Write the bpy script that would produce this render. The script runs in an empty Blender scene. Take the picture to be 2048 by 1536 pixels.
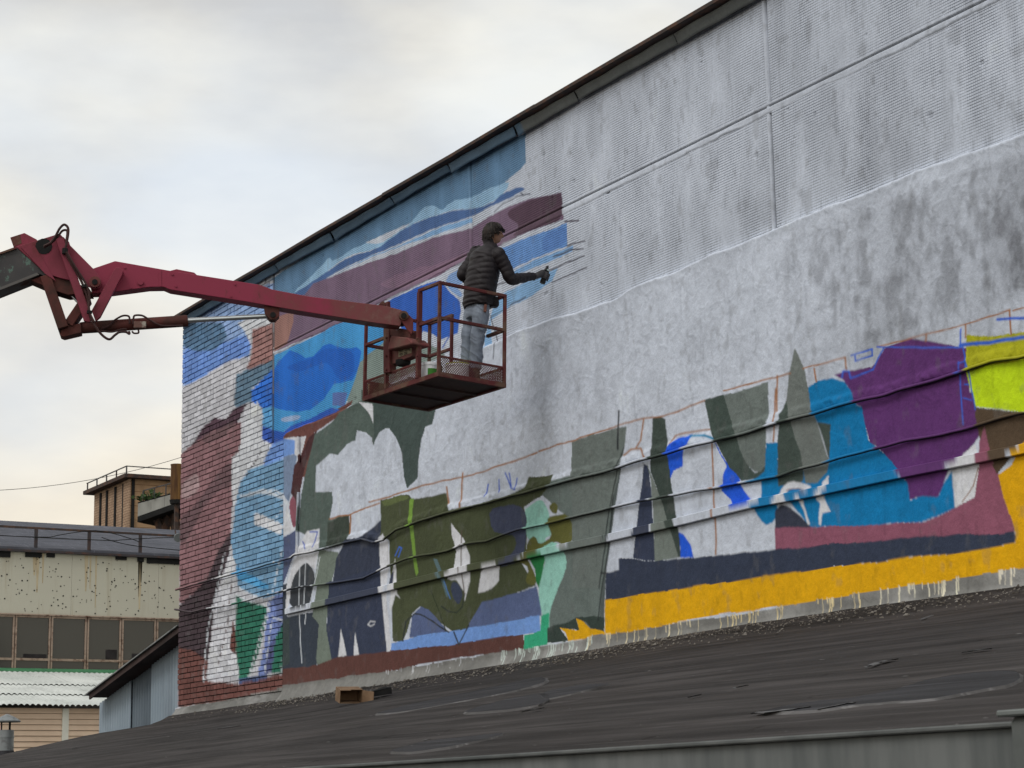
import bpy, bmesh, math, random
import numpy as np
from mathutils import Vector, Matrix

random.seed(7); RNG = np.random.default_rng(11)
SC = bpy.context.scene
COL = SC.collection

# ------------------------------------------------------------------ camera, sky, sun, exposure
CAM_F, CAM_YAW, CAM_PITCH, CAM_ROLL = 4111.55, math.radians(30.2912), math.radians(11.6861), math.radians(-1.0499)
CAM_POS = np.array([0.0, -11.8393, 1.7])          # world: X along the painted wall, Y into the wall, Z up; wall face is Y = 0
_h = np.array([-math.cos(CAM_YAW), math.sin(CAM_YAW), 0.0]); _r = np.array([math.sin(CAM_YAW), math.cos(CAM_YAW), 0.0]); _z = np.array([0, 0, 1.0])
HEAD, RIGHT = _h, _r
_F = _h * math.cos(CAM_PITCH) + _z * math.sin(CAM_PITCH)
_U0 = -_h * math.sin(CAM_PITCH) + _z * math.cos(CAM_PITCH)
_R = _r * math.cos(CAM_ROLL) + _U0 * math.sin(CAM_ROLL)
_U = -_r * math.sin(CAM_ROLL) + _U0 * math.cos(CAM_ROLL)
cam_data = bpy.data.cameras.new("camera"); cam = bpy.data.objects.new("camera", cam_data); COL.objects.link(cam)
cam_data.sensor_width = 36.0; cam_data.lens = 36.0 * CAM_F / 2048.0; cam_data.clip_start = 0.1; cam_data.clip_end = 4000
cam.matrix_world = Matrix(((_R[0], _U[0], -_F[0], CAM_POS[0]), (_R[1], _U[1], -_F[1], CAM_POS[1]), (_R[2], _U[2], -_F[2], CAM_POS[2]), (0, 0, 0, 1)))
SC.camera = cam
cam_data.dof.use_dof = True; cam_data.dof.focus_distance = 23.0; cam_data.dof.aperture_fstop = 16.0

SUN_DIR = Vector((0.22, -0.62, 0.75)).normalized()   # towards the sun, behind thick cloud
world = bpy.data.worlds.new("World"); SC.world = world; world.use_nodes = True
def build_world():
    nt = world.node_tree; N = nt.nodes; L = nt.links; N.clear()
    out = N.new('ShaderNodeOutputWorld'); bg = N.new('ShaderNodeBackground'); bg.inputs[1].default_value = 1.0
    sky = N.new('ShaderNodeTexSky'); sky.sky_type = 'NISHITA'; sky.sun_disc = False
    sky.sun_elevation = math.asin(SUN_DIR.z); sky.sun_rotation = math.atan2(SUN_DIR.x, SUN_DIR.y); sky.air_density = 1.0; sky.dust_density = 2.0
    sc = N.new('ShaderNodeVectorMath'); sc.operation = 'SCALE'; sc.inputs['Scale'].default_value = 0.10
    L.new(sky.outputs[0], sc.inputs[0])
    tc = N.new('ShaderNodeTexCoord'); mp = N.new('ShaderNodeMapping'); mp.inputs['Scale'].default_value = (1.0, 1.0, 2.6); mp.inputs['Rotation'].default_value = (0, 0, 0.5)
    L.new(tc.outputs['Generated'], mp.inputs[0])
    n1 = N.new('ShaderNodeTexNoise'); n1.inputs['Scale'].default_value = 5.5; n1.inputs['Detail'].default_value = 6; n1.inputs['Roughness'].default_value = 0.5
    n2 = N.new('ShaderNodeTexNoise'); n2.inputs['Scale'].default_value = 3.4; n2.inputs['Detail'].default_value = 4; n2.inputs['Roughness'].default_value = 0.45
    L.new(mp.outputs[0], n1.inputs['Vector']); L.new(mp.outputs[0], n2.inputs['Vector'])
    # cloud tone: warm cream gaps to cool grey bellies
    cr = N.new('ShaderNodeValToRGB'); cr.color_ramp.elements[0].position = 0.33; cr.color_ramp.elements[0].color = (0.57, 0.57, 0.565, 1)
    cr.color_ramp.elements[1].position = 0.62; cr.color_ramp.elements[1].color = (0.86, 0.845, 0.775, 1)
    L.new(n1.outputs[0], cr.inputs[0])
    # thin places in the cloud where blue comes through
    cf = N.new('ShaderNodeValToRGB'); cf.color_ramp.elements[0].position = 0.46; cf.color_ramp.elements[0].color = (0, 0, 0, 1)
    cf.color_ramp.elements[1].position = 0.64; cf.color_ramp.elements[1].color = (0.42, 0.42, 0.42, 1)
    L.new(n2.outputs[0], cf.inputs[0])
    blue = N.new('ShaderNodeMixRGB'); blue.blend_type = 'ADD'; blue.inputs[0].default_value = 1.0; blue.inputs[2].default_value = (0.50, 0.55, 0.60, 1)
    L.new(sc.outputs[0], blue.inputs[1])
    mx = N.new('ShaderNodeMixRGB'); L.new(cf.outputs[0], mx.inputs[0]); L.new(cr.outputs[0], mx.inputs[1]); L.new(blue.outputs[0], mx.inputs[2])
    # haze low over the town warms the cloud near the horizon
    sxyz = N.new('ShaderNodeSeparateXYZ'); L.new(tc.outputs['Generated'], sxyz.inputs[0])
    hz = N.new('ShaderNodeValToRGB'); hz.color_ramp.elements[0].position = 0.06; hz.color_ramp.elements[0].color = (1.25, 1.25, 1.25, 1); hz.color_ramp.elements[1].position = 0.30; hz.color_ramp.elements[1].color = (0, 0, 0, 1); L.new(sxyz.outputs['Z'], hz.inputs[0])
    hm = N.new('ShaderNodeMath'); hm.operation = 'MULTIPLY'; L.new(hz.outputs[0], hm.inputs[0]); L.new(n1.outputs[0], hm.inputs[1])
    wm = N.new('ShaderNodeMixRGB'); L.new(hm.outputs[0], wm.inputs[0]); L.new(mx.outputs[0], wm.inputs[1]); wm.inputs[2].default_value = (1.05, 0.90, 0.66, 1)
    L.new(wm.outputs[0], bg.inputs[0]); L.new(bg.outputs[0], out.inputs[0])
build_world()
sun_d = bpy.data.lights.new("sun", 'SUN'); sun_d.energy = 0.9; sun_d.angle = math.radians(25); sun_d.color = (1.0, 0.98, 0.95)
sun = bpy.data.objects.new("sun", sun_d); COL.objects.link(sun); sun.rotation_euler = SUN_DIR.to_track_quat('Z', 'Y').to_euler(); sun.location = (0, -30, 40)
SC.view_settings.view_transform = 'Standard'; SC.view_settings.look = 'None'; SC.view_settings.gamma = 1.0; SC.view_settings.exposure = 0.12
SC.view_settings.use_curve_mapping = False
SC.cycles.max_bounces = 6; SC.cycles.diffuse_bounces = 3; SC.cycles.glossy_bounces = 2

# ------------------------------------------------------------------ measuring helpers (photo pixel -> point of the place)
def ray(x, y):
    d = _F * CAM_F + _R * (x - 1024) - _U * (y - 768); return d / np.linalg.norm(d)
def on_y(x, y, Y=0.0):
    d = ray(x, y); return CAM_POS + d * ((Y - CAM_POS[1]) / d[1])
def on_x(x, y, X):
    d = ray(x, y); return CAM_POS + d * ((X - CAM_POS[0]) / d[0])
def on_z(x, y, Z):
    d = ray(x, y); return CAM_POS + d * ((Z - CAM_POS[2]) / d[2])
def on_depth(x, y, dep):
    d = ray(x, y); return CAM_POS + d * (dep / (d @ _F))
def on_plane(x, y, p0, n):
    d = ray(x, y); return CAM_POS + d * (((np.asarray(p0) - CAM_POS) @ n) / (d @ n))
ZT = {'Z1': (340, 560, 520), 'Z2': (340, 860, 520), 'Z3': (340, 1100, 520), 'Z4': (0, 420, 520), 'Z5': (700, 420, 520), 'Z6': (0, 860, 400),
      'Z7': (0, 1160, 400), 'Z8': (0, 1240, 600), 'B1': (500, 240, 740), 'B2': (560, 780, 520), 'B3': (760, 960, 520), 'B4': (1160, 780, 520),
      'B5': (1528, 600, 520), 'B6': (1528, 900, 520), 'B7': (1080, 1040, 620), 'B8': (1448, 1100, 600), 'C1': (1400, 0, 648), 'C2': (1000, 100, 648),
      'C3': (1000, 440, 648), 'C4': (1400, 240, 648), 'C5': (880, 430, 240), 'C6': (700, 590, 340), 'C7': (500, 1180, 600), 'C8': (0, 440, 260), 'P': (0, 0, 2048)}
def zp(z, pts):
    ox, oy, w = ZT[z]; k = w / 2048.0
    return [(ox + a * k, oy + b * k) for a, b in pts]
def nums(s):
    v = [float(t) for t in s.replace(',', ' ').split()]; return list(zip(v[0::2], v[1::2]))

# ------------------------------------------------------------------ colours, noise
def lin(c):
    c = np.asarray(c, float) / 255.0
    return np.where(c <= 0.04045, c / 12.92, ((c + 0.055) / 1.055) ** 2.4)
KA = 1.62                                             # photo tone -> paint albedo on this shaded wall
def alb(*c):
    v = lin(c) * KA; m = v.max(); return np.clip(v * (0.84 / m if m > 0.84 else 1.0), 0.004, 0.86)
def alb4(*c): return tuple(alb(*c)) + (1.0,)
_LAT = np.random.default_rng(5).random((256, 256)).astype(np.float32)
def vnoise(x, y, s=0):
    x = np.asarray(x, np.float32) + 37.7 * s; y = np.asarray(y, np.float32) + 91.3 * s
    xi = np.floor(x).astype(int); yi = np.floor(y).astype(int); fx = x - xi; fy = y - yi
    fx = fx * fx * (3 - 2 * fx); fy = fy * fy * (3 - 2 * fy)
    a = _LAT[xi & 255, yi & 255]; b = _LAT[(xi + 1) & 255, yi & 255]; c = _LAT[xi & 255, (yi + 1) & 255]; d = _LAT[(xi + 1) & 255, (yi + 1) & 255]
    return (a * (1 - fx) + b * fx) * (1 - fy) + (c * (1 - fx) + d * fx) * fy
def fbm(x, y, s=0, o=4, g=0.5):
    t = 0; a = 1.0; n = 0
    for i in range(o):
        t = t + a * vnoise(x * 2 ** i, y * 2 ** i, s + i); n += a; a *= g
    return t / n

# ------------------------------------------------------------------ object helpers
def tag(o, label=None, cat=None, group=None, kind=None):
    if label: o['label'] = label
    if cat: o['category'] = cat
    if group: o['group'] = group
    if kind: o['kind'] = kind
    return o
def empty(name, loc, label, cat, group=None):
    o = bpy.data.objects.new(name, None); COL.objects.link(o); o.location = Vector(loc); o.empty_display_size = 0.2
    bpy.context.view_layer.update()
    return tag(o, label, cat, group)
def link(name, me, mat=None, parent=None, smooth=False):
    o = bpy.data.objects.new(name, me); COL.objects.link(o)
    if mat is not None and not me.materials: me.materials.append(mat)
    if parent is not None:
        o.parent = parent; o.matrix_parent_inverse = parent_inv(parent)
    if smooth: me.shade_smooth()
    return o
def parent_inv(p):                                    # every mesh is modelled in world space; empties only translate
    return Matrix.Translation(-Vector(p.location)) if p.type == 'EMPTY' else Matrix.Identity(4)
def fast_mesh(name, co, quads, colors=None, flat=False):
    me = bpy.data.meshes.new(name); co = np.ascontiguousarray(co, np.float32); quads = np.ascontiguousarray(quads, np.int32)
    n = len(quads); k = quads.shape[1]
    me.vertices.add(len(co)); me.vertices.foreach_set('co', co.ravel())
    me.loops.add(n * k); me.loops.foreach_set('vertex_index', quads.ravel())
    me.polygons.add(n); me.polygons.foreach_set('loop_start', np.arange(0, n * k, k, dtype=np.int32))
    me.polygons.foreach_set('loop_total', np.full(n, k, np.int32))
    if colors is not None:
        at = me.color_attributes.new('paint', 'FLOAT_COLOR', 'POINT')
        c4 = np.ones((len(co), 4), np.float32); c4[:, :3] = colors; at.data.foreach_set('color', c4.ravel())
    me.update(calc_edges=True)
    if flat: me.shade_flat()
    return me
def grid_quads(n, m, flip=False):
    i = np.arange(n - 1)[:, None] * m + np.arange(m - 1)[None, :]
    q = np.stack([i, i + 1, i + m + 1, i + m], -1).reshape(-1, 4)
    return q[:, ::-1] if flip else q
class MB:
    """collects simple solids and links them as one mesh object"""
    def __init__(s): s.v = []; s.f = []; s.c = []
    def add(s, v, f):
        b = len(s.v); s.v += [tuple(map(float, p)) for p in v]; s.f += [tuple(b + i for i in q) for q in f]; return s
    def hexa(s, p8):
        return s.add(p8, [(0, 3, 2, 1), (4, 5, 6, 7), (0, 1, 5, 4), (1, 2, 6, 5), (2, 3, 7, 6), (3, 0, 4, 7)])
    def box(s, lo, hi):
        (a, b, c), (d, e, f) = lo, hi
        return s.hexa([(a, b, c), (d, b, c), (d, e, c), (a, e, c), (a, b, f), (d, b, f), (d, e, f), (a, e, f)])
    def obox(s, o, ex, ey, ez):                        # corner + three edge vectors
        o, ex, ey, ez = map(np.asarray, (o, ex, ey, ez))
        return s.hexa([o, o + ex, o + ex + ey, o + ey, o + ez, o + ex + ez, o + ex + ey + ez, o + ey + ez])
    def bar(s, a, b, w, t=None, up=(0, 0, 1)):         # rectangular bar from a to b
        a = np.asarray(a, float); b = np.asarray(b, float); t = t or w; d = b - a; d = d / np.linalg.norm(d)
        u = np.asarray(up, float)
        if abs(u @ d) > 0.95: u = np.array([1.0, 0, 0])
        x = np.cross(d, u); x /= np.linalg.norm(x); y = np.cross(x, d)
        return s.obox(a - x * w / 2 - y * t / 2, x * w, y * t, b - a)
    def tube(s, pts, r, n=8, cap=True):
        pts = [np.asarray(p, float) for p in pts]; m = len(pts); rs = r if hasattr(r, '__len__') else [r] * m; b = len(s.v); prev = None
        for i, p in enumerate(pts):
            d = pts[min(i + 1, m - 1)] - pts[max(i - 1, 0)]; d /= (np.linalg.norm(d) + 1e-9)
            if prev is None:
                u = np.array([0, 0, 1.0]) if abs(d[2]) < 0.9 else np.array([1.0, 0, 0]); x = np.cross(d, u)
            else: x = prev - d * (prev @ d)
            x /= (np.linalg.norm(x) + 1e-9); prev = x; y = np.cross(d, x)
            for j in range(n):
                t = 2 * math.pi * j / n; s.v.append(tuple(p + rs[i] * (math.cos(t) * x + math.sin(t) * y)))
        for i in range(m - 1):
            for j in range(n):
                k = (j + 1) % n; s.f.append((b + i * n + j, b + i * n + k, b + (i + 1) * n + k, b + (i + 1) * n + j))
        if cap:
            s.f.append(tuple(b + j for j in range(n))[::-1]); s.f.append(tuple(b + (m - 1) * n + j for j in range(n)))
        return s
    def prism(s, poly, off):                           # closed outline extruded by a vector
        n = len(poly); off = np.asarray(off, float); p = [np.asarray(q, float) for q in poly]
        f = [tuple(range(n))[::-1], tuple(range(n, 2 * n))] + [(i, (i + 1) % n, n + (i + 1) % n, n + i) for i in range(n)]
        return s.add(p + [q + off for q in p], f)
    def build(s, name, mat, parent=None, smooth=False, bevel=0.0):
        me = bpy.data.meshes.new(name); me.from_pydata(s.v, [], s.f); bm = bmesh.new(); bm.from_mesh(me)
        bmesh.ops.recalc_face_normals(bm, faces=bm.faces)
        if bevel > 0:
            bmesh.ops.bevel(bm, geom=[e for e in bm.edges if len(e.link_faces) == 2 and e.calc_face_angle(0) > 0.5], offset=bevel, segments=1, affect='EDGES', clamp_overlap=True)
        bm.to_mesh(me); bm.free()
        o = link(name, me, mat, parent)
        if smooth: 
            me.shade_smooth()
            try: me.set_sharp_from_angle(angle=math.radians(40))
            except Exception: pass
        return o

# ------------------------------------------------------------------ materials
def mat_new(name):
    m = bpy.data.materials.new(name); m.use_nodes = True; nt = m.node_tree; b = nt.nodes['Principled BSDF']
    b.inputs['Specular IOR Level'].default_value = 0.25
    return m, nt.nodes, nt.links, b
def noise_node(N, L, scale, detail=5, rough=0.55, vec=None, sc3=None, coord='Object'):
    n = N.new('ShaderNodeTexNoise'); n.inputs['Scale'].default_value = scale; n.inputs['Detail'].default_value = detail; n.inputs['Roughness'].default_value = rough
    tc = N.new('ShaderNodeTexCoord'); src = tc.outputs[coord]
    if sc3:
        mp = N.new('ShaderNodeMapping'); mp.inputs['Scale'].default_value = sc3; L.new(src, mp.inputs[0]); src = mp.outputs[0]
    L.new(src, n.inputs['Vector']); return n
def ramp(N, L, src, stops):
    r = N.new('ShaderNodeValToRGB'); e = r.color_ramp.elements
    while len(e) < len(stops): e.new(0.5)
    for i, (p, c) in enumerate(stops):
        e[i].position = p; e[i].color = c if len(c) == 4 else tuple(c) + (1,)
    L.new(src, r.inputs[0]); return r
def mix(N, L, f, a, b, mode='MIX'):
    m = N.new('ShaderNodeMixRGB'); m.blend_type = mode
    for i, v in enumerate((f, a, b)):
        if hasattr(v, 'is_output') or hasattr(v, 'links'): L.new(v, m.inputs[i])
        elif isinstance(v, (int, float)): m.inputs[i].default_value = v
        else: m.inputs[i].default_value = tuple(v) if len(v) == 4 else tuple(v) + (1,)
    return m.outputs[0]
def bump(N, L, b, h, strength, dist):
    bp = N.new('ShaderNodeBump'); bp.inputs['Strength'].default_value = strength; bp.inputs['Distance'].default_value = dist
    L.new(h, bp.inputs['Height']); L.new(bp.outputs[0], b.inputs['Normal']); return bp
def simple(name, c1, c2, scale=6.0, rough=0.8, metal=0.0, bstr=0.25, bdist=0.01, sc3=None, pos=(0.35, 0.65), spec=0.25, detail=6):
    m, N, L, b = mat_new(name); n = noise_node(N, L, scale, detail, sc3=sc3)
    r = ramp(N, L, n.outputs[0], [(pos[0], tuple(c1)), (pos[1], tuple(c2))]); L.new(r.outputs[0], b.inputs['Base Color'])
    b.inputs['Roughness'].default_value = rough; b.inputs['Metallic'].default_value = metal; b.inputs['Specular IOR Level'].default_value = spec
    if bstr: bump(N, L, b, n.outputs[0], bstr, bdist)
    return m
def layered(name, base, blots, scale=4.0, rough=0.7, metal=0.0, thr=(0.5, 0.62), bdist=0.004, sc3=None, base2=None, spec=0.3):
    """painted metal: a base paint, rust or dirt where the noise is high"""
    m, N, L, b = mat_new(name); n1 = noise_node(N, L, scale, 8, 0.62, sc3=sc3); n2 = noise_node(N, L, scale * 0.35, 4, 0.5)
    basec = ramp(N, L, n2.outputs[0], [(0.35, tuple(base)), (0.68, tuple(base2 if base2 is not None else np.asarray(base) * 0.75))]).outputs[0]
    f = ramp(N, L, n1.outputs[0], [(thr[0], (0, 0, 0)), (thr[1], (1, 1, 1))]).outputs[0]
    L.new(mix(N, L, f, basec, tuple(blots) + (1,)), b.inputs['Base Color']); b.inputs['Metallic'].default_value = metal
    rr = ramp(N, L, f, [(0, (rough,) * 3), (1, (0.92,) * 3)]); L.new(rr.outputs[0], b.inputs['Roughness']); b.inputs['Specular IOR Level'].default_value = spec
    bump(N, L, b, n1.outputs[0], 0.35, bdist); return m
# ------------------------------------------------------------------ the painting: flat paint in wall metres (u = X, v = Z), sampled onto the wall's own vertices
CU0, CU1, CV0, CV1, CRES = -31.3, -8.6, 2.9, 9.95, 0.008
CW, CH = int((CU1 - CU0) / CRES), int((CV1 - CV0) / CRES)
CAN = np.zeros((CH, CW, 3), np.float32)
_uu, _vv = np.meshgrid(CU0 + (np.arange(CW) + 0.5) * CRES, CV0 + (np.arange(CH) + 0.5) * CRES)
_uu = _uu.astype(np.float32); _vv = _vv.astype(np.float32)
_jx = (fbm(_uu * 3, _vv * 3, 3, 3) - 0.5) * 0.045; _jy = (fbm(_uu * 3, _vv * 3, 8, 3) - 0.5) * 0.045
UJ, VJ = _uu + _jx, _vv + _jy                           # hand-held edges wobble a little
def chaikin(p, k=1):
    for _ in range(k):
        q = []
        for i in range(len(p)):
            a = np.array(p[i]); b = np.array(p[(i + 1) % len(p)]); q += [tuple(a * .78 + b * .22), tuple(a * .22 + b * .78)]
        p = q
    return p
def wall_pts(z, s):
    return [(lambda w: (w[0], w[2]))(on_y(x, y)) for x, y in zp(z, nums(s))]
def fill(z, col, s, smooth=0, soft=None, a=1.0):
    p = wall_pts(z, s)
    if smooth: p = chaikin(p, smooth)
    P = np.array(p); u0, v0 = P.min(0) - 0.05; u1, v1 = P.max(0) + 0.05
    i0 = max(0, int((u0 - CU0) / CRES)); i1 = min(CW, int((u1 - CU0) / CRES) + 1); j0 = max(0, int((v0 - CV0) / CRES)); j1 = min(CH, int((v1 - CV0) / CRES) + 1)
    if i1 <= i0 or j1 <= j0: return
    X = UJ[j0:j1, i0:i1]; Y = VJ[j0:j1, i0:i1]; ins = np.zeros(X.shape, bool)
    for k in range(len(P)):
        (xa, ya), (xb, yb) = P[k], P[k - 1]
        if ya == yb: continue
        ins ^= ((ya > Y) != (yb > Y)) & (X < (xb - xa) * (Y - ya) / (yb - ya) + xa)
    m = ins.astype(np.float32)[..., None] * a
    c = np.asarray(alb(*col), np.float32)
    CAN[j0:j1, i0:i1] = CAN[j0:j1, i0:i1] * (1 - m) + c * m
def stroke(z, col, s, wpx=2.4, soft=0.5, a=1.0):
    p = wall_pts(z, s); px = zp(z, nums(s))
    c = np.asarray(alb(*col), np.float32)
    for k in range(len(p) - 1):
        A = np.array(p[k]); B = np.array(p[k + 1])
        mpp = np.linalg.norm(on_y(px[k][0], px[k][1]) - CAM_POS) / CAM_F; r = wpx * mpp * 0.5; hx = r / max(0.3, math.sin(math.atan2(11.84, -A[0])))
        i0 = max(0, int((min(A[0], B[0]) - 3 * hx - CU0) / CRES)); i1 = min(CW, int((max(A[0], B[0]) + 3 * hx - CU0) / CRES) + 1)
        j0 = max(0, int((min(A[1], B[1]) - 3 * r - CV0) / CRES)); j1 = min(CH, int((max(A[1], B[1]) + 3 * r - CV0) / CRES) + 1)
        if i1 <= i0 or j1 <= j0: continue
        X = UJ[j0:j1, i0:i1]; Y = VJ[j0:j1, i0:i1]; k2 = r / hx
        ax, bx = A[0] * k2, B[0] * k2; dx, dy = bx - ax, B[1] - A[1]; l2 = dx * dx + dy * dy + 1e-9
        t = np.clip(((X * k2 - ax) * dx + (Y - A[1]) * dy) / l2, 0, 1); d = np.hypot(X * k2 - ax - t * dx, Y - A[1] - t * dy)
        m = (np.clip((r * (1 + soft) - d) / (2 * r * soft), 0, 1) * a)[..., None]
        CAN[j0:j1, i0:i1] = CAN[j0:j1, i0:i1] * (1 - m) + c * m

WHITE = (180, 187, 200)
CAN[:] = np.asarray(alb(*WHITE), np.float32)
# primer coat: uneven, streaked, greyer where the roller ran dry (right-hand side of the plaster)
g = fbm(_uu * 0.8, _vv * 0.5, 21, 4); st = fbm(_uu * 4.5, _vv * 1.9, 25, 4); fine = fbm(_uu * 13, _vv * 7, 29, 4)
rgt = np.clip((_uu + 15.3) / 1.1, 0, 1) * np.clip((7.15 - _vv) / 0.25, 0, 1) * np.clip((_vv - 5.0) / 0.9, 0, 1)
mid = np.clip((_uu + 21.0) / 2.0, 0, 1) * np.clip((-18.2 - _uu) / 2.0, 0, 1) * np.clip((7.0 - _vv) / 0.3, 0, 1) * np.clip((_vv - 5.4) / 0.5, 0, 1)
dirt = np.clip((0.55 * st + 0.45 * fine + 0.35 * (g - 0.5) - 0.47) * 6, 0, 1) * (0.10 + 0.50 * rgt + 0.05 * mid) * np.where(_vv > 7.1, 0.45, 1.0)
dirt += rgt * np.clip((fbm(_uu * 1.2, _vv * 0.8, 33, 4) - 0.47) * 7, 0, 1) * 0.34
dirt = dirt * (1 - 0.35 * rgt) + rgt * 0.24
tilez = np.clip((_vv - 7.12) / 0.1, 0, 1); dirt += tilez * np.clip((_uu + 19.5) / 6.0, 0.12, 1) * (0.08 + 0.12 * np.clip((fbm(_uu * 0.9, _vv * 0.6, 37, 4) - 0.42) * 4, 0, 1) + 0.11 * np.clip((fbm(_uu * 6, _vv * 0.6, 39, 4) - 0.5) * 5, 0, 1))
lipz = np.interp(_uu[0], [-27.2, -24.8, -20.3, -17.9, -15.2, -11.8, -8.7], [7.03, 7.06, 7.15, 7.09, 7.15, 7.08, 7.1])[None, :]
dirt *= 1 - 0.85 * np.exp(-((_vv - lipz + 0.07) / 0.09) ** 2)
dirt = np.clip(dirt, 0, 0.85)[..., None]
CAN = CAN * (1 - dirt) + np.asarray(alb(92, 94, 100), np.float32) * dirt
CAN *= (0.93 + 0.14 * fbm(_uu * 2, _vv * 2, 41, 4))[..., None]
# --- tiled panels, upper left
fill('B1', (86, 117, 147), '-40,1000 0,960 120,880 480,640 1225,220 1525,70 1527,240 1500,270 1430,330 1230,440 1060,500 900,560 620,690 440,800 330,900 250,1000')
fill('B1', (142, 178, 208), '230,960 390,820 440,755 460,790 620,680 720,690 790,640 900,560 960,480 1020,470 1060,500 1110,450 1225,430 1320,380 1440,330 1420,390 1320,470 1240,490 1100,500 1000,540 900,570 800,640 700,720 560,740 400,860 300,950', 1)
fill('B1', (70, 96, 140), '200,990 400,860 560,750 700,720 800,640 880,580 1000,540 1100,505 1240,490 1330,470 1400,400 1500,365 1530,380 1430,430 1330,480 1240,530 1060,590 930,640 720,730 560,800 430,870 330,950 280,990', 1)
fill('B1', (118, 156, 196), '700,742 900,665 1060,596 1230,540 1230,566 1000,650 830,700 720,740 560,810 420,890 340,950 320,950 560,806')
fill('B1', (106, 88, 108), '300,970 350,905 420,880 600,810 860,720 1000,660 1225,598 1370,510 1440,470 1700,400 1725,400 1735,550 1600,600 1410,680 1380,705 1210,770 1060,850 930,910 740,1000 540,1110 130,1290 130,1080 240,990')
fill('B1', (76, 58, 72), '1420,520 1440,490 1540,450 1700,402 1725,402 1734,550 1600,598 1450,655 1500,590', 1)
fill('B1', (122, 98, 118), '700,900 900,830 1060,790 1200,730 1205,765 1060,845 930,905 800,940', 1, a=.7)
fill('B1', (138, 104, 98), '130,1100 245,1060 240,1120 205,1240 130,1290')
fill('B1', (92, 130, 184), '1365,722 1750,572 1755,700 1600,760 1430,835')
fill('B1', (78, 112, 170), '1620,640 1750,580 1753,690 1620,740', 1, a=.7)
fill('B1', (120, 160, 205), '1435,850 1600,770 1790,700 1785,730 1650,790 1450,872')
fill('Z5', (132, 172, 212), '1160,690 1240,640 1420,560 1600,470 1640,455 1590,560 1440,680 1260,765 1110,860 1120,1050 1060,1095 1055,1020 1090,900 1150,700')
fill('B1', (46, 88, 170), '760,1003 930,922 1050,880 1110,950 1160,1000 1165,1060 1150,1185 1100,1195 1060,1215 960,1165 930,1195 895,1230 860,1190 800,1080')
fill('B1', (120, 150, 195), '1085,870 1170,820 1180,900 1140,920 1175,960 1165,985 1100,930', 1)
stroke('Z5', (60, 48, 62), '1690,95 1740,88 1800,80', 3)
for s in ('1710,290 1770,268 1845,240', '1600,375 1740,320 1835,308', '1560,480 1650,440 1740,400 1840,368', '1590,572 1700,520 1860,460', '1260,756 1380,690', '1010,640 1140,600 1330,540'):
    stroke('Z5', (66, 64, 74), s, 2.6)
stroke('B1', (60, 64, 78), '1350,510 1400,460 1480,420 1545,412', 2.0); stroke('B1', (60, 64, 78), '1500,400 1515,415 1545,412', 2.0)
stroke('C6', (50, 84, 165), '1240,400 1180,520 1110,640', 3.0); stroke('C6', (60, 60, 70), '1700,250 1780,560 1760,780', 1.6)
stroke('C6', (60, 60, 70), '1700,250 1840,180', 1.6)
fill('C6', (116, 130, 126), '250,470 830,556 1050,650 1150,735 1000,800 600,1010 100,1290 0,1330 -40,1250 0,1160 100,830 200,640')
fill('Z1', (78, 166, 232), '815,602 1380,318 1530,300 1720,300 1700,480 1550,600 1500,650 1440,830 1380,980 1290,1050 950,1150 810,1262')
fill('Z1', (34, 98, 186), '815,720 850,650 940,560 1010,575 1070,610 1130,600 1200,520 1260,505 1320,530 1380,545 1470,525 1510,560 1490,680 1440,790 1290,820 1210,940 1100,1020 1000,1040 815,1005')
fill('Z1', (28, 72, 158), '900,690 1010,640 1130,610 1210,540 1340,550 1460,560 1450,760 1330,800 1240,640 1130,680 1010,720', 2, a=.45)
fill('Z1', (94, 60, 56), '905,1262 940,1170 1290,1030 1440,940 1420,1000 1330,1085 1150,1205')
fill('Z1', (40, 80, 165), '810,1185 900,1192 950,1152 1100,1090 1270,1000 1340,1020 1050,1155 940,1205 912,1245 810,1268')
fill('Z1', (82, 102, 156), '1280,885 1400,880 1372,990 1280,985')
fill('Z1', (160, 175, 205), '870,1080 1040,1060 1000,1110 880,1115', 1, a=.8)
# --- brick, from the top down
BR = 'Z1'
fill(BR, (172, 173, 180), '60,200 815,0 815,1260 915,1240 915,3600 60,3600')
fill(BR, (140, 168, 212), '60,320 330,170 820,20 820,255 600,300 540,340 600,430 640,520 620,600 500,620 380,680 200,800 130,830 60,850')
fill(BR, (112, 150, 220), '100,520 330,560 450,480 600,430 640,520 620,600 500,620 380,680 200,800 130,830 60,800', 1)
fill(BR, (78, 108, 138), '60,350 300,330 430,350 450,480 330,560 200,560 60,500', 1)
fill(BR, (186, 190, 196), '540,340 810,250 812,345 655,385 640,480', 0)
fill(BR, (136, 102, 100), '650,390 812,340 812,630 700,680 595,712 640,600 640,500')
fill(BR, (82, 106, 126), '515,742 600,712 700,680 812,632 812,700 640,862 640,960 508,1002')
fill(BR, (42, 98, 184), '640,870 812,700 812,1002 730,1000 640,950'); fill(BR, (92, 160, 212), '728,1000 812,1002 812,1182 718,1150')
fill(BR, (46, 78, 156), '718,1150 812,1180 812,1262 910,1240 900,1270 790,1290 708,1305')
fill(BR, (70, 50, 62), '95,1375 180,1290 260,1160 350,1090 440,1100 520,1000 605,980 570,1050 520,1150 400,1180 200,1310')
fill('Z2', (122, 91, 96), '80,190 240,70 350,0 560,-60 560,100 545,180 490,220 485,470 490,560 480,800 380,950 290,1180 180,1290 70,1370')
fill('Z2', (88, 68, 73), '340,380 490,230 488,440 380,480 240,640 170,820 70,920 70,690 200,600', 1, a=.85)
fill('Z2', (92, 72, 76), '230,70 430,-30 540,-80 420,60 300,120', 1, a=.7)
fill('Z2', (168, 150, 152), '90,420 220,330 240,480 90,560', 1, a=.5)
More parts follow.
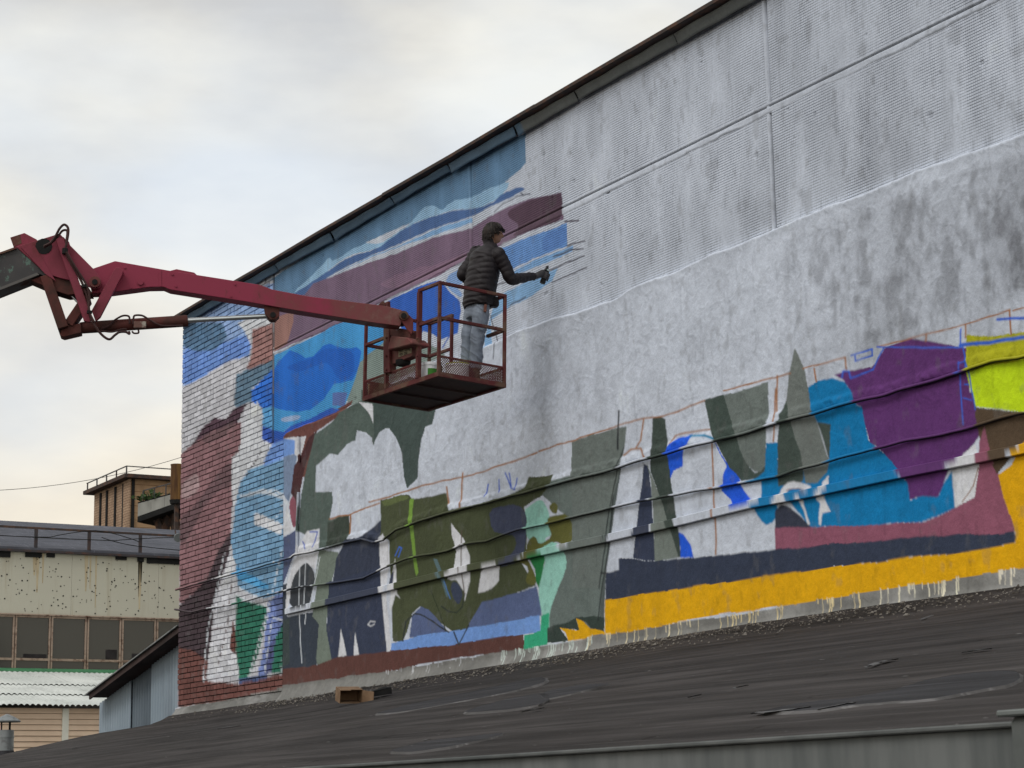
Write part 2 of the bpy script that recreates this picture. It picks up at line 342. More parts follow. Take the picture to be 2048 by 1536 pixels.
fill('Z2', (60, 49, 55), '480,800 470,950 400,1180 350,1340 330,1560 290,1900 60,1900 60,1380 180,1290 290,1180 380,950')
fill('Z3', (96, 62, 58), '60,760 180,790 320,880 290,1040 545,1050 895,970 895,1130 60,1240')
fill('Z2', (184, 187, 193), '490,220 545,170 560,60 600,-120 690,-230 735,-120 720,80 800,110 790,200 700,290 600,320 540,420 520,560 490,640')
fill('Z2', (102, 138, 168), '555,410 620,312 750,272 907,220 907,840 900,1225 870,1285 740,1332 530,1235 520,1080 490,1000 480,850 520,560')
fill('Z2', (108, 144, 206), '745,230 800,110 912,70 1002,90 1002,190 910,212 740,285')
fill('Z2', (106, 121, 146), '907,210 1022,190 1010,280 970,500 950,565 905,500')
fill('Z3', (38, 97, 80), '522,370 640,400 770,450 740,640 690,830 620,1012 540,1012 520,800'); fill('Z3', (38, 97, 80), '903,540 897,965 795,972 830,690 870,600')
fill('Z3', (102, 118, 168), '770,400 903,320 903,560 830,690 770,960 760,1000 690,1002 740,760'); fill('Z3', (70, 76, 116), '832,680 800,965 742,985 785,760')
fill('Z3', (66, 76, 108), '820,400 903,360 903,540 850,600', 0, a=.7)
fill('Z3', (62, 76, 112), '540,1012 762,985 762,1022 540,1052')
fill('Z3', (188, 190, 197), '440,150 490,40 525,140 520,500 500,560 522,800 542,985 400,965 285,1015 300,850 350,600 370,400')
fill('Z3', (92, 58, 54), '500,520 522,700 520,820 470,780')
fill('Z2', (82, 156, 206), '525,1070 560,1100 780,1220 770,1255 700,1240 530,1170')
fill('Z2', (188, 190, 196), '668,652 890,742 878,822 658,742'); fill('Z2', (188, 190, 196), '905,832 920,700 940,580 970,720 1002,785')
fill('Z2', (118, 70, 82), '958,560 990,500 1022,540 1022,740 985,782 960,640', 1)
WL = (186, 192, 200)
for z, s, w in (('Z2', '560,520 700,490 800,505 900,540 950,590', 5), ('Z2', '620,495 720,475 830,480 920,530', 3), ('Z3', '430,20 340,430 300,600 260,1030 380,975 540,985', 2.2),
                ('Z3', '880,0 820,300 760,500 620,1000', 2.2), ('Z3', '785,460 650,1000', 2), ('Z3', '805,530 740,990', 2), ('Z3', '520,280 580,320 740,380', 2.6), ('Z3', '520,362 600,390 770,450', 2.6),
                ('Z3', '810,530 900,560', 2.6), ('Z3', '905,700 880,960', 2), ('Z2', '760,760 880,640 905,500', 1.6)): stroke(z, WL, s, w)
stroke('Z3', (80, 60, 60), '490,230 450,600 380,900', 1.2); stroke('Z3', (80, 60, 60), '330,625 500,600', 1.6); stroke(BR, (60, 55, 62), '720,1350 660,1450 600,1536', 2)
# --- plaster, left part
PG = (72, 84, 80)
fill('Z1', (94, 60, 56), '915,1250 940,1205 1050,1155 1290,1062 1380,985 1330,1085 1150,1205 1130,1335 1080,1560 1000,1560 1040,1410 1090,1240')
fill('Z2', (62, 37, 40), '1000,280 1040,230 1110,60 1180,0 1080,300 1040,500 1022,740 1010,560 970,500', 0)
fill('Z2', (180, 182, 188), '918,70 1092,50 1040,232 1002,190 1002,90')
fill('B2', PG, '160,1120 180,850 240,560 290,350 430,250 490,180 640,80 640,0 1260,0 1240,170 1220,270 1160,290 1130,400 1110,560 1100,700 1020,775 1000,700 980,500 930,360 880,300 830,305 780,360 755,440 740,380 690,330 625,320 610,400 550,430 480,520 410,510 300,600 295,805 425,800 430,880 405,1022 560,990 570,1140 540,1210 330,1265 330,1100 210,1140')
fill('B2', (184, 186, 192), '640,95 750,110 752,272 720,190')
fill('B2', (58, 70, 68), '757,60 1260,60 1240,170 1220,270 1160,290 1130,400 1110,560 1100,700 1020,775 1000,700 980,500 930,360 870,290 800,335 757,420')
fill('B2', (52, 60, 54), '392,1042 562,990 562,1130 540,1205 392,1245')
fill('B2', (98, 108, 100), '330,1262 480,1280 420,1540 280,1540')
fill('Z2', (70, 78, 106), '903,842 1018,790 1018,960 980,1012 903,1240'); fill('Z2', (46, 53, 64), '900,1220 960,1200 940,1440 940,1560 900,1560')
fill('Z2', (46, 52, 68), '1330,1010 1400,870 1540,840 1690,700 1690,880 1680,1090 1735,1560 1250,1560 1300,1200')
fill('Z3', (46, 53, 64), '895,540 1180,480 1192,620 1172,910 895,945'); fill('Z3', (52, 62, 60), '905,560 960,540 960,900 900,930', 0, a=.7)
fill('Z3', (98, 108, 100), '1200,60 1345,20 1300,150 1272,400 1250,560 1292,872 1178,918 1168,850 1190,590 1140,520 1150,450 1180,250', 0)
fill('Z3', (46, 53, 72), '1272,250 1685,130 1702,400 1740,815 1292,866 1250,640 1262,420')
fill('Z2', (184, 186, 192), '1060,860 1100,790 1192,788 1196,920 1180,1010 1160,1102 1120,1062 1060,1062 990,1182 970,1290 935,1460 928,1440 940,1200 1000,1000 1020,940')
fill('Z2', (50, 54, 60), '975,1220 1000,1130 1060,1062 1100,1035 1150,1100 1162,1200 1110,1400 955,1410', 1)
fill('Z3', (186, 188, 194), '1362,618 1412,832 1345,852'); fill('Z3', (186, 188, 194), '1478,640 1510,826 1467,830')
stroke('Z3', (186, 188, 194), '1635,570 1600,565 1580,590 1600,600 1630,585', 1.8)
for s in ('1040,130 1030,450', '1090,80 1070,450', '1200,60 1120,430', '1035,500 1060,890', '1090,470 1080,580'): stroke('Z3', WL, s, 1.6)
stroke('Z2', (36, 70, 160), '1060,880 1090,930', 2); stroke('Z2', (36, 70, 160), '1120,800 1180,810 1160,880 1145,920', 2.2)
fill('Z2', (186, 188, 194), '1675,880 1700,828 1732,880 1752,1000 1742,1090 1722,1290 1752,1560 1722,1560 1688,1200'); fill('Z3', (186, 188, 194), '1688,340 1720,400 1740,560 1768,802 1735,803 1712,560')
fill('C7', (80, 52, 48), '233,545 470,512 620,460 950,418 1882,296 1892,402 1480,452 1000,548 720,592 233,658')
# --- plaster, middle
fill('B3', (62, 68, 48), '20,160 240,110 270,150 540,110 560,240 640,230 1040,130 1170,60 1190,-20 1390,-40 1390,20 1300,120 1150,220 1180,330 1170,560 1120,640 1250,830 1040,900 830,960 800,1010 700,1180 640,1290 600,1200 500,1130 400,1020 330,1000 270,1050 230,1200 200,1275 120,1275 110,900 90,480 20,440')
fill('B3', (90, 100, 98), '1300,110 1390,10 1870,-120 1920,-120 1862,300 1795,700 1792,1190 1335,1160 1380,950 1480,700 1450,550 1540,480 1550,380 1480,280 1350,160')
fill('B3', (72, 80, 80), '1880,-120 1922,-120 1805,700 1792,1110 1750,1110 1820,450')
fill('B3', (76, 88, 122), '250,1245 270,1060 340,1000 400,1020 500,1130 560,1200 640,1282 700,1180 800,1010 830,960 1255,838 1290,1000 1292,1072 1000,1112 660,1185')
fill('B3', (58, 64, 90), '870,230 1050,190 1150,230 1180,330 1160,560 1100,640 960,690 1000,640 1100,520 1080,440 1010,430 900,400', 1, a=.85)
fill('B3', (112, 150, 214), '108,1295 320,1230 660,1182 1000,1112 1276,1066 1282,1192 900,1242 560,1302 108,1348')
fill('B3', (128, 174, 164), '1155,240 1200,210 1295,145 1340,220 1360,290 1340,350 1380,430 1300,480 1440,500 1490,620 1480,720 1400,920 1360,1040 1352,1262 1300,1082 1270,900 1280,760 1330,640 1270,560 1180,470 1165,380 1180,330', 1)
fill('B3', (46, 142, 108), '1290,1070 1358,1050 1342,1292 1148,1334 1156,1214 1282,1190'); fill('B3', (32, 104, 58), '1190,620 1310,560 1320,640 1272,852 1250,800 1240,700')
for s in ('1400,170 1430,200 1420,270 1380,260 1350,210', '1340,300 1390,280 1500,270 1550,380 1540,480 1480,510 1390,480 1280,550 1180,640 1160,640 1180,480 1240,440 1270,520 1380,450 1340,350', '1100,640 1180,620 1250,760 1250,830 1160,810 1200,690'):
    fill('B3', (82, 83, 42), s, 1)
fill('B3', (186, 188, 194), '580,330 620,390 680,470 730,600 730,800 690,962 680,880 620,790 580,790 550,780 560,720 600,690 620,560 590,440'); fill('B3', (52, 60, 80), '590,795 650,830 677,920 640,985 600,950 575,860', 2)
fill('B3', (186, 188, 194), '820,720 900,640 962,640 956,792 900,852 793,898'); fill('B3', (186, 188, 194), '12,460 40,428 82,490 97,700 62,750 72,950 102,1352 75,1352 30,900 18,700')
fill('B3', (186, 188, 194), '140,620 147,720 152,900 182,932 140,910 105,1032 95,1000 110,780'); fill('B3', (48, 54, 70), '105,760 130,720 120,820 90,830')
fill('B3', (46, 57, 53), '1340,1165 1560,1092 1700,1060 1797,1080 1792,1192 1690,1168 1640,1112 1560,1102 1590,1182 1440,1158 1500,1262 1340,1284')
YL = (209, 157, 0)
fill('B3', YL, '1438,1155 1560,1182 1590,1180 1562,1098 1620,1110 1680,1168 1797,1190 1797,1230 1500,1268 1480,1200')
fill('B3', (102, 134, 56), '250,150 282,140 272,240 300,600 320,720 300,752 280,640 268,500 245,300', 0)
fill('B3', (92, 104, 62), '20,160 240,112 240,150 60,215', 1, a=.6); fill('B3', (96, 130, 150), '440,620 470,625 560,900 545,940', 0, a=.4)
for s, c, w in (('200,1270 220,1120 290,1050 370,1075 480,1150 560,1200', (38, 42, 44), 2.6), ('600,1200 640,1300 720,1150', (38, 42, 44), 2.6), ('500,1000 560,1040 620,1045 670,1000 690,900', (36, 44, 40), 2.2), ('420,880 470,1000 540,1190', (44, 52, 36), 1.8),
                ('170,530 140,600', (52, 96, 190), 2), ('170,530 190,540 165,610', (52, 96, 190), 2), ('520,800 570,940', (70, 110, 170), 1.8), ('870,30 860,100 845,130', (40, 76, 170), 2.4), ('960,0 965,100', (40, 76, 170), 2.2),
                ('1040,-60 1060,70', (40, 76, 170), 2.2), ('1010,-60 1055,60 1090,80 1100,-20', (40, 76, 170), 2.2), ('1870,-110 1850,280 1740,1100', (34, 38, 40), 2.2), ('1765,738 1890,715', (40, 36, 38), 2.2), ('660,400 660,700 685,900', (70, 56, 46), 1.8)):
    stroke('B3', c, s, w)
# --- plaster, right
fill('B4', (92, 100, 98), '-40,410 300,300 392,300 372,480 312,720 240,1000 182,1440 182,1560 -40,1560')
fill('B4', (46, 53, 72), '523,580 560,600 592,850 606,1338 445,1325 470,1080 500,800'); fill('B4', (100, 108, 104), '545,570 640,800 760,1100 815,1325 605,1338 600,900 580,700')
fill('B4', (53, 63, 59), '598,230 640,203 692,230 712,380 722,520 742,760 772,960 802,1130 817,1325 800,1325 720,1060 640,800 578,640 578,480')
RB = (28, 78, 190)
fill('B4', RB, '700,490 730,430 800,370 905,345 880,420 835,460 830,600 760,640 735,712 720,560'); fill('B4', RB, '1080,420 1110,460 1170,570 1285,700 1290,740 1320,800 1372,880 1360,900 1290,900 1240,932 1220,860 1140,790 1150,660 1175,600 1100,460')
fill('B4', RB, '800,1118 840,1140 900,1230 922,1318 820,1328'); stroke('B4', (10, 110, 150), '890,358 1000,364 1080,395', 4)
fill('B4', (56, 67, 63), '1000,80 1150,45 1172,90 1222,280 1300,500 1350,600 1400,650 1450,640 1500,560 1480,640 1400,702 1300,718 1200,620 1100,430 1040,320 1020,200')
fill('B4', (92, 100, 98), '1150,45 1250,20 1505,-60 1512,180 1492,300 1492,580 1450,640 1400,640 1340,590 1280,460 1222,280', 0)
fill('B4', (0, 102, 150), '1498,420 1588,420 1582,700 1300,740 1400,702 1480,640')
fill('B4', (56, 66, 61), '1600,200 1670,60 1700,230 1795,650 1772,740 1585,770 1585,600 1600,400')
TL = (0, 102, 152)
fill('B6', TL, '0,250 530,120 900,20 990,30 1080,170 1150,260 1172,402 1280,370 1392,382 1430,290 1515,130 1530,465 1400,522 1260,578 1000,582 700,602 390,612 330,530 210,400 190,432 110,432 112,540 60,587 0,562')
fill('B4', TL, '1370,905 1580,860 1580,990 1540,1050 1490,1060 1440,1020 1400,960')
fill('B5', TL, '370,700 460,640 560,628 660,655 722,740 755,830 800,850 832,1000 852,1120 920,1172 980,1212 1082,1342 1152,1560 140,1560 140,1400 530,1380 540,1280 550,990 440,970 392,860')
fill('B5', TL, '45,1130 138,1130 135,1400 40,1410')
fill('B5', (94, 100, 98), '270,378 342,560 392,820 430,950 542,1270 522,1362 440,1442 350,1432 300,1200 250,1000 196,870 220,600', 0)
fill('B5', (57, 67, 63), '200,800 250,1000 312,1200 335,1410 300,1450 135,1480 138,1100 150,930'); fill('B5', (57, 67, 63), '440,970 552,990 542,1262 500,1130')
fill('B6', (120, 72, 90), '110,615 500,610 900,585 1270,580 1400,525 1530,465 1690,380 1722,140 1722,-50 1770,-180 1795,-40 1832,100 1880,200 1982,560 2002,655 1880,662 1100,712 620,742 110,795')
fill('B6', (46, 50, 64), '113,480 160,440 230,460 320,530 397,612 113,616')
fill('B7', (44, 51, 68), '455,345 540,328 540,250 770,265 950,260 1180,232 1575,200 1575,372 1200,422 800,482 455,528')
fill('B6', (44, 51, 68), '-60,806 110,790 620,735 1100,702 1880,655 1990,648 2012,690 2002,732 1900,752 1500,822 700,902 -60,1014')
fill('B7', YL, '452,525 800,480 1200,420 1575,370 1575,578 1100,640 900,683 600,748 452,772')
fill('B6', YL, '-60,1012 700,903 1500,823 1900,753 2003,735 2012,690 1980,560 1878,190 2000,120 2060,30 2200,-160 2200,930 2048,945 1760,992 1500,1042 1000,1112 500,1192 -60,1258')
fill('B5', YL, '1868,1375 1980,1295 2060,1150 2200,900 2200,1700 1960,1700')
fill('B5', (80, 43, 94), '1500,700 1662,720 1695,835 1700,1000 1500,1000')
fill('B5', (80, 43, 94), '570,600 640,580 700,570 870,540 930,480 990,380 1160,313 1300,330 1560,365 1625,380 1652,800 1692,900 1722,1080 1690,1130 1600,1220 1512,1290 1470,1340 1430,1480 1390,1562 1280,1552 1170,1580 1150,1440 1082,1342 980,1212 930,1172 860,1130 832,1000 800,850 752,822 722,740 650,640')
fill('B5', (148, 148, 26), '1620,270 1700,285 1850,285 2048,258 2300,220 2300,430 2048,472 1800,512 1620,562'); fill('B5', (172, 198, 24), '1620,562 1800,512 2048,472 2300,430 2300,880 2048,892 1950,882 1690,832 1660,720')
fill('B5', (72, 59, 46), '1690,838 1950,888 2048,893 2300,880 2300,900 2060,1140 1990,1222 1860,1368 1800,1250 1722,1080 1692,930')
fill('B6', (120, 72, 90), '1722,-20 1762,-190 1792,-60 1840,110 1740,150')
fill('B6', (186, 188, 194), '1600,30 1692,-42 1702,0 1722,140 1690,382 1530,467 1512,250 1500,150'); fill('B6', (186, 188, 194), '140,370 170,300 230,250 350,255 402,280 380,306 300,300 200,330 210,432 110,442 110,400', 1)
fill('B6', (186, 188, 194), '285,350 330,340 340,430 392,592 370,592 340,480'); fill('B6', (186, 188, 194), '480,265 537,208 537,300 500,380 552,490 490,500 470,602 455,592 470,420 430,380 480,340')
stroke('B6', (110, 76, 52), '1715,150 1680,290 1590,420', 2); stroke('B6', (110, 76, 52), '200,330 300,300 380,305', 1.6)
OB = (136, 92, 58)
for z, s in (('B2', '720,885 880,840 1190,740 1460,690 1800,580 1980,515 2048,490'), ('B2', '405,1015 570,985 800,895'), ('B2', '575,985 565,1130'), ('B2', '1330,770 1345,900'), ('B2', '1460,650 1440,930'), ('B4', '-300,480 0,390 300,290 550,225 680,205 850,140 1000,85'), ('B4', '525,240 500,400 465,460'),
             ('B4', '370,515 430,470 500,460 535,530'), ('B4', '735,420 780,350 850,330 1035,318'), ('B4', '1060,430 1095,1290'), ('B4', '1565,0 1550,410'), ('B5', '-300,720 0,640 230,590'), ('B5', '330,550 660,460 670,560'), ('B5', '415,550 440,650'), ('B5', '920,380 1160,315 1300,275 1610,190 1955,85 1965,280'), ('B5', '1980,90 2200,20'),
             ('B5', '1300,280 1300,335'), ('B5', '1605,195 1612,300'), ('B5', '125,600 125,880')): stroke(z, OB, s, 3.0)
BL = (44, 84, 178)
for s, w in (('705,450 880,402 880,450 740,492 735,455', 3), ('640,625 645,575 690,575 705,625 880,560 980,380 920,380', 3), ('990,380 1300,385 1580,370', 3), ('1570,230 1575,370', 3), ('1575,355 1700,345 2200,280', 7), ('1570,480 1595,980', 2.4), ('1590,350 1640,560 1690,860', 2.4), ('1610,655 1640,655', 2.4), ('1600,770 1660,785', 2.4), ('1565,490 1620,480 1620,520', 2.4), ('1860,150 2200,145', 5)):
    stroke('B5', BL, s, w)
stroke('B4', (30, 32, 36), '330,160 322,470', 3.4); stroke('B4', (34, 38, 40), '370,460 310,640 250,960 190,1430 175,1560', 2.2); stroke('B4', (34, 38, 40), '185,1440 240,1435', 2)
# --- raw felt upstand below the paint, with runs
_base = np.zeros((CH, CW), bool)
_paint_bottom = np.interp(_uu[0], [-31.3, -30.9, -26.8, -26.75, -24.0, -21, -18, -15, -12, -8.6], [3.34, 3.34, 3.42, 3.45, 3.44, 3.46, 3.485, 3.505, 3.52, 3.53]) + (fbm(_uu[0] * 3, _uu[0] * 0, 51, 3) - 0.5) * 0.05
_base = _vv < _paint_bottom[None, :]
bc = 0.75 + 0.5 * fbm(_uu * 3, _vv * 6, 53, 5)
bcol = np.asarray(alb(104, 104, 102), np.float32)[None, None] * bc[..., None]
wh = np.clip((fbm(_uu * 1.3, _vv * 2, 57, 4) - 0.5) * 6, 0, 1)[..., None] * 0.28
bcol = bcol * (1 - wh) + np.asarray(alb(165, 165, 165), np.float32) * wh
CAN = np.where(_base[..., None], bcol, CAN)
def runs(u0, u1, n, col, lmin, lmax):
    c = np.asarray(alb(*col), np.float32)
    for _ in range(n):
        u = random.uniform(u0, u1); ln = (lmin * 0.5 + (lmax * 1.15 - lmin * 0.5) * random.random() ** 2.2); u = u + 0.12 * math.sin(u * 17); i = int((u - CU0) / CRES); top = _paint_bottom[min(max(i, 0), CW - 1)]
        j1 = int((top - CV0) / CRES) + 1; j0 = max(0, int((top - ln - CV0) / CRES)); w = random.choice((1, 1, 2)); k = 0
        for j in range(j1, j0, -1):
            k += 1; ii = i + int(1.5 * math.sin(k * 0.15 + u * 9)); CAN[j, max(0, ii):ii + w] = c
runs(-20.6, -18.6, 70, (170, 182, 178), 0.08, 0.24); runs(-18.6, -16.6, 34, (190, 180, 150), 0.06, 0.2); runs(-16.4, -15.2, 36, (200, 184, 140), 0.05, 0.2)
runs(-14.8, -14.2, 16, (205, 190, 150), 0.08, 0.26); runs(-13.8, -12.9, 26, (205, 200, 180), 0.08, 0.22); runs(-12.6, -11.8, 14, (190, 185, 170), 0.06, 0.18); runs(-23.6, -21.2, 26, (160, 162, 166), 0.04, 0.12)
# spray edges: soft in places, tight in others
_bl = CAN.copy()
for ax_, st_ in ((0, (-1, 1)), (1, (-1, 1))): _bl = (_bl + sum(np.roll(_bl, k_, ax_) for k_ in st_)) / 3
_sm = np.clip((fbm(_uu * 1.7, _vv * 1.7, 59, 3) - 0.42) * 4, 0, 1)[..., None] * 0.8 * (_vv > 3.6)[..., None]
CAN = CAN * (1 - _sm) + _bl * _sm; del _bl, _sm
# faint patchiness of every coat
CAN *= (0.84 + 0.20 * fbm(_uu * 5, _vv * 3.0, 61, 4) + 0.14 * fbm(_uu * 0.9, _vv * 1.3, 63, 3))[..., None]
worn = np.clip((fbm(_uu * 9, _vv * 6, 67, 4) - 0.66) * 10, 0, 1)[..., None] * 0.22; CAN = CAN * (1 - worn) + 0.16 * worn
scr = np.clip((fbm(_uu * 22, _vv * 4, 65, 3) - 0.70) * 9, 0, 1)[..., None] * 0.14
CAN *= (1 - scr)
CAN = np.clip(CAN, 0.003, 0.88).astype(np.float32)
def sample(u, v):
    x = np.clip((np.asarray(u) - CU0) / CRES - 0.5, 0, CW - 1.01); y = np.clip((np.asarray(v) - CV0) / CRES - 0.5, 0, CH - 1.01)
    i = x.astype(int); j = y.astype(int); fx = (x - i)[..., None]; fy = (y - j)[..., None]
    return (CAN[j, i] * (1 - fx) + CAN[j, i + 1] * fx) * (1 - fy) + (CAN[j + 1, i] * (1 - fx) + CAN[j + 1, i + 1] * fx) * fy
# ------------------------------------------------------------------ wall materials (paint comes from the vertices, grain and tile joints from nodes)
def mat_wall(name, tiles=False, plaster=False, rough=0.85):
    m, N, L, b = mat_new(name)
    at = N.new('ShaderNodeAttribute'); at.attribute_name = 'paint'; col = at.outputs['Color']
    n = noise_node(N, L, 30 if not plaster else 14, 8, 0.6); hgt = n.outputs[0]
    v = ramp(N, L, n.outputs[0], [(0.3, (0.86,) * 3), (0.7, (1.06,) * 3)]).outputs[0]; col = mix(N, L, 1.0, col, v, 'MULTIPLY')
    if tiles:
        tc = N.new('ShaderNodeTexCoord'); sx = N.new('ShaderNodeSeparateXYZ'); L.new(tc.outputs['Object'], sx.inputs[0])
        def joint_mask(src, k, w):
            m1 = N.new('ShaderNodeMath'); m1.operation = 'MULTIPLY'; L.new(src, m1.inputs[0]); m1.inputs[1].default_value = 1 / 0.0268
            m2 = N.new('ShaderNodeMath'); m2.operation = 'FRACT'; L.new(m1.outputs[0], m2.inputs[0])
            return ramp(N, L, m2.outputs[0], [(w * 0.6, (k,) * 3), (w, (0, 0, 0))]).outputs[0]
        big = noise_node(N, L, 1.3, 6, 0.65, sc3=(1.6, 1, 0.5)); fil = ramp(N, L, big.outputs[0], [(0.36, (0.15,) * 3), (0.58, (1,) * 3)]).outputs[0]   # paint fills the joints in places
        mxm = N.new('ShaderNodeMath'); mxm.operation = 'MAXIMUM'; L.new(joint_mask(sx.outputs['Z'], 1.0, 0.24), mxm.inputs[0]); L.new(joint_mask(sx.outputs['X'], 0.34, 0.2), mxm.inputs[1])
        jm = N.new('ShaderNodeMath'); jm.operation = 'MULTIPLY'; L.new(mxm.outputs[0], jm.inputs[0]); L.new(fil, jm.inputs[1])
        dark = mix(N, L, 1.0, col, (0.10, 0.11, 0.14), 'MULTIPLY'); col = mix(N, L, jm.outputs[0], col, dark)
        inv = N.new('ShaderNodeMath'); inv.operation = 'SUBTRACT'; inv.inputs[0].default_value = 1.0; L.new(jm.outputs[0], inv.inputs[1]); hgt = inv.outputs[0]
        bump(N, L, b, hgt, 0.5, 0.006)
    elif plaster:
        n2 = noise_node(N, L, 38, 4, 0.7, sc3=(1, 1, 0.5)); ad = N.new('ShaderNodeMath'); ad.operation = 'ADD'; L.new(n.outputs[0], ad.inputs[0]); L.new(n2.outputs[0], ad.inputs[1]); bump(N, L, b, ad.outputs[0], 0.65, 0.012)
    else: bump(N, L, b, hgt, 0.3, 0.006)
    L.new(col, b.inputs['Base Color']); b.inputs['Roughness'].default_value = rough; b.inputs['Specular IOR Level'].default_value = 0.2
    return m
M_TILE = mat_wall('painted_mosaic_tile', tiles=True); M_PLASTER = mat_wall('painted_plaster', plaster=True); M_BRICK = mat_wall('painted_brick', rough=0.78); M_TRIM = mat_wall('painted_trim', rough=0.6)
M_CONC = simple('old_concrete', (0.16, 0.16, 0.155), (0.30, 0.29, 0.28), 3, 0.9)
M_COPING = layered('rusty_coping', (0.055, 0.040, 0.036), (0.11, 0.06, 0.042), 5, 0.75, thr=(0.48, 0.6))
M_DARK = simple('dark_gap', (0.012, 0.012, 0.013), (0.02, 0.02, 0.02), 4, 0.95)

# ------------------------------------------------------------------ the mural building
JX = [-27.19, -21.19, -15.19, -9.19]; JZ = 8.355; TOPZ = 9.60; WX0 = -30.87; WX1 = -8.7
def cols(xa, xb, px=1.5):
    xs = [xa]
    while xs[-1] < xb:
        x = xs[-1]; d2 = x * x + 11.84 ** 2; xs.append(x + px * d2 / (CAM_F * 11.84))
    xs[-1] = xb; return np.array(xs)
building = empty('mural_building', (-20, 3, 0), 'long factory hall wall half covered by a colourful unfinished mural', 'building')
core = MB().box((WX0 + 0.03, 0.09, 0), (WX1, 14, TOPZ - 0.02)); core.build('wall', M_CONC, building)
def skirt(P, C, back):
    """give a height-field grid returns at its four edges"""
    n, m, _ = P.shape
    ring = [(i, 0) for i in range(n)] + [(n - 1, j) for j in range(1, m)] + [(i, m - 1) for i in range(n - 2, -1, -1)] + [(0, j) for j in range(m - 2, 0, -1)]
    idx = np.array([i * m + j for i, j in ring]); co = P.reshape(-1, 3); b = co[idx].copy(); b[:, 1] = back
    k = len(idx); base = len(co); q = np.stack([idx, np.roll(idx, -1), base + (np.arange(k) + 1) % k, base + np.arange(k)], -1)
    return np.vstack([co, b]), np.vstack([grid_quads(n, m, True), q]), np.vstack([C.reshape(-1, 3), C.reshape(-1, 3)[idx] * 0.9])
def panel(xa, xb, za, zb, seed):
    xs = cols(xa, xb); zs = np.linspace(za, zb, max(8, int((zb - za) / 0.0105))); X, Z = np.meshgrid(xs, zs, indexing='ij')
    y = (fbm(X * 0.8, Z * 0.8, seed, 3) - 0.5) * 0.012 + (fbm(X * 9, Z * 9, seed + 3, 3) - 0.5) * 0.004
    hit = np.clip((fbm(X * 6, Z * 6, seed + 7, 3) - 0.83) * 30, 0, 1); y = y + hit * 0.008            # places where tiles fell off
    c = sample(X, Z) * (1 - 0.2 * hit[..., None])
    co, q, cc = skirt(np.stack([X, y, Z], -1), c, 0.06)
    return link('tile_panel', fast_mesh('tile_panel', co, q, cc), M_TILE, building)
for k in range(3):
    panel(JX[k] + 0.03, JX[k + 1] - 0.03, JZ + 0.03, TOPZ, 70 + k * 4); panel(JX[k] + 0.03, JX[k + 1] - 0.03, 6.98, JZ - 0.035, 90 + k * 4)
# joint filler: vertical (sunken, cracked) and horizontal (smeared mortar)
def strip(name, X, Y, Z, k=1.0, mat=None, flip=True, flat=False):
    c = sample(X, Z) * k
    return link(name, fast_mesh(name, np.stack([X, Y, Z], -1).reshape(-1, 3), grid_quads(*X.shape, flip), c.reshape(-1, 3), flat), mat or M_TRIM, building)
for k, jx in enumerate(JX[:3]):
    zs = np.linspace(7.0, TOPZ, 200); t = np.linspace(-0.045, 0.045, 12); X, Z = np.meshgrid(jx + t, zs, indexing='ij'); T = (X - jx) / 0.045
    Y = 0.012 + (fbm(X * 12, Z * 3, 110 + k, 3) - 0.5) * 0.02 + 0.03 * np.exp(-((T - 0.55 + 0.3 * np.sin(Z * 2)) / 0.22) ** 2)
    Y = np.where(T < -0.15, Y - 0.016, Y + 0.03 * np.clip((T - 0.1) / 0.2, 0, 1) * np.clip((fbm(X * 0.5, Z * 1.5, 115 + k, 3) - 0.3) * 5, 0, 1))
    kk = (1 - 0.8 * np.clip((Y - 0.020) / 0.012, 0, 1)) * (0.40 if k == 0 else 0.95)
    crack = np.exp(-((T - 0.3 - 0.15 * np.sin(Z * 3)) / 0.28) ** 2); Y = Y + 0.03 * crack; kk = kk * (1 - crack * np.where(Z < JZ, 0.9, 0.55) * np.clip(0.4 + 1.6 * fbm(X, Z * 1.3, 117 + k, 3), 0, 1))     # bare dark crack along the joint
    strip('joint', X, Y, Z, kk[..., None])
xs = cols(JX[0], WX1, 2.5); t = np.linspace(-0.065, 0.045, 14); X, Tm = np.meshgrid(xs, t, indexing='ij'); edge = (fbm(X * 2.5, X * 0, 120, 4) - 0.5) * 0.06
Z = JZ + np.where(Tm < 0, Tm * (1 + edge * 16), Tm); Y = -0.003 - 0.009 * fbm(X * 4, Tm * 20, 123, 3) + 0.022 * np.exp(-((Tm - 0.012) / 0.008) ** 2) + 0.02 * np.clip((np.abs(Tm) - 0.05) / 0.03, 0, 1)
kk = 1 - 0.7 * np.exp(-((Tm - 0.012) / 0.008) ** 2)
strip('joint', X, Y, Z, 0.95 * kk[..., None])
# plaster coat
xs = cols(-26.73, WX1); top = np.interp(xs, [-27.2, -26.2, -24.8, -22.3, -20.3, -17.9, -15.2, -14, -11.8, -8.7], [7.03, 7.07, 7.06, 7.13, 7.15, 7.09, 7.15, 7.13, 7.08, 7.1]) + (fbm(xs * 1.6, xs * 0, 130, 4) - 0.5) * 0.09
n_r = 370; tt = np.linspace(0, 1, n_r); Z = 3.12 + (top[:, None] - 3.12) * tt[None, :]; X = np.repeat(xs[:, None], n_r, 1)
rough_zone = np.clip((Z - 4.55) / 0.5, 0, 1)                                           # the upper coat is thrown on, the lower is flat concrete
a = fbm(X * 2.2, Z * 2.2, 140, 4); b2 = fbm(X * 8 + a * 3, Z * 5 + a * 4, 144, 4, 0.55); ridg = 1 - np.abs(2 * fbm(X * 4 + 2 * a, Z * 3.2, 148, 3) - 1)
Y = -0.035 - rough_zone * ((a - 0.5) * 0.02 + (b2 - 0.5) * 0.011 + np.clip(ridg - 0.93, 0, 1) * 0.045) - (1 - rough_zone) * ((b2 - 0.5) * 0.006)
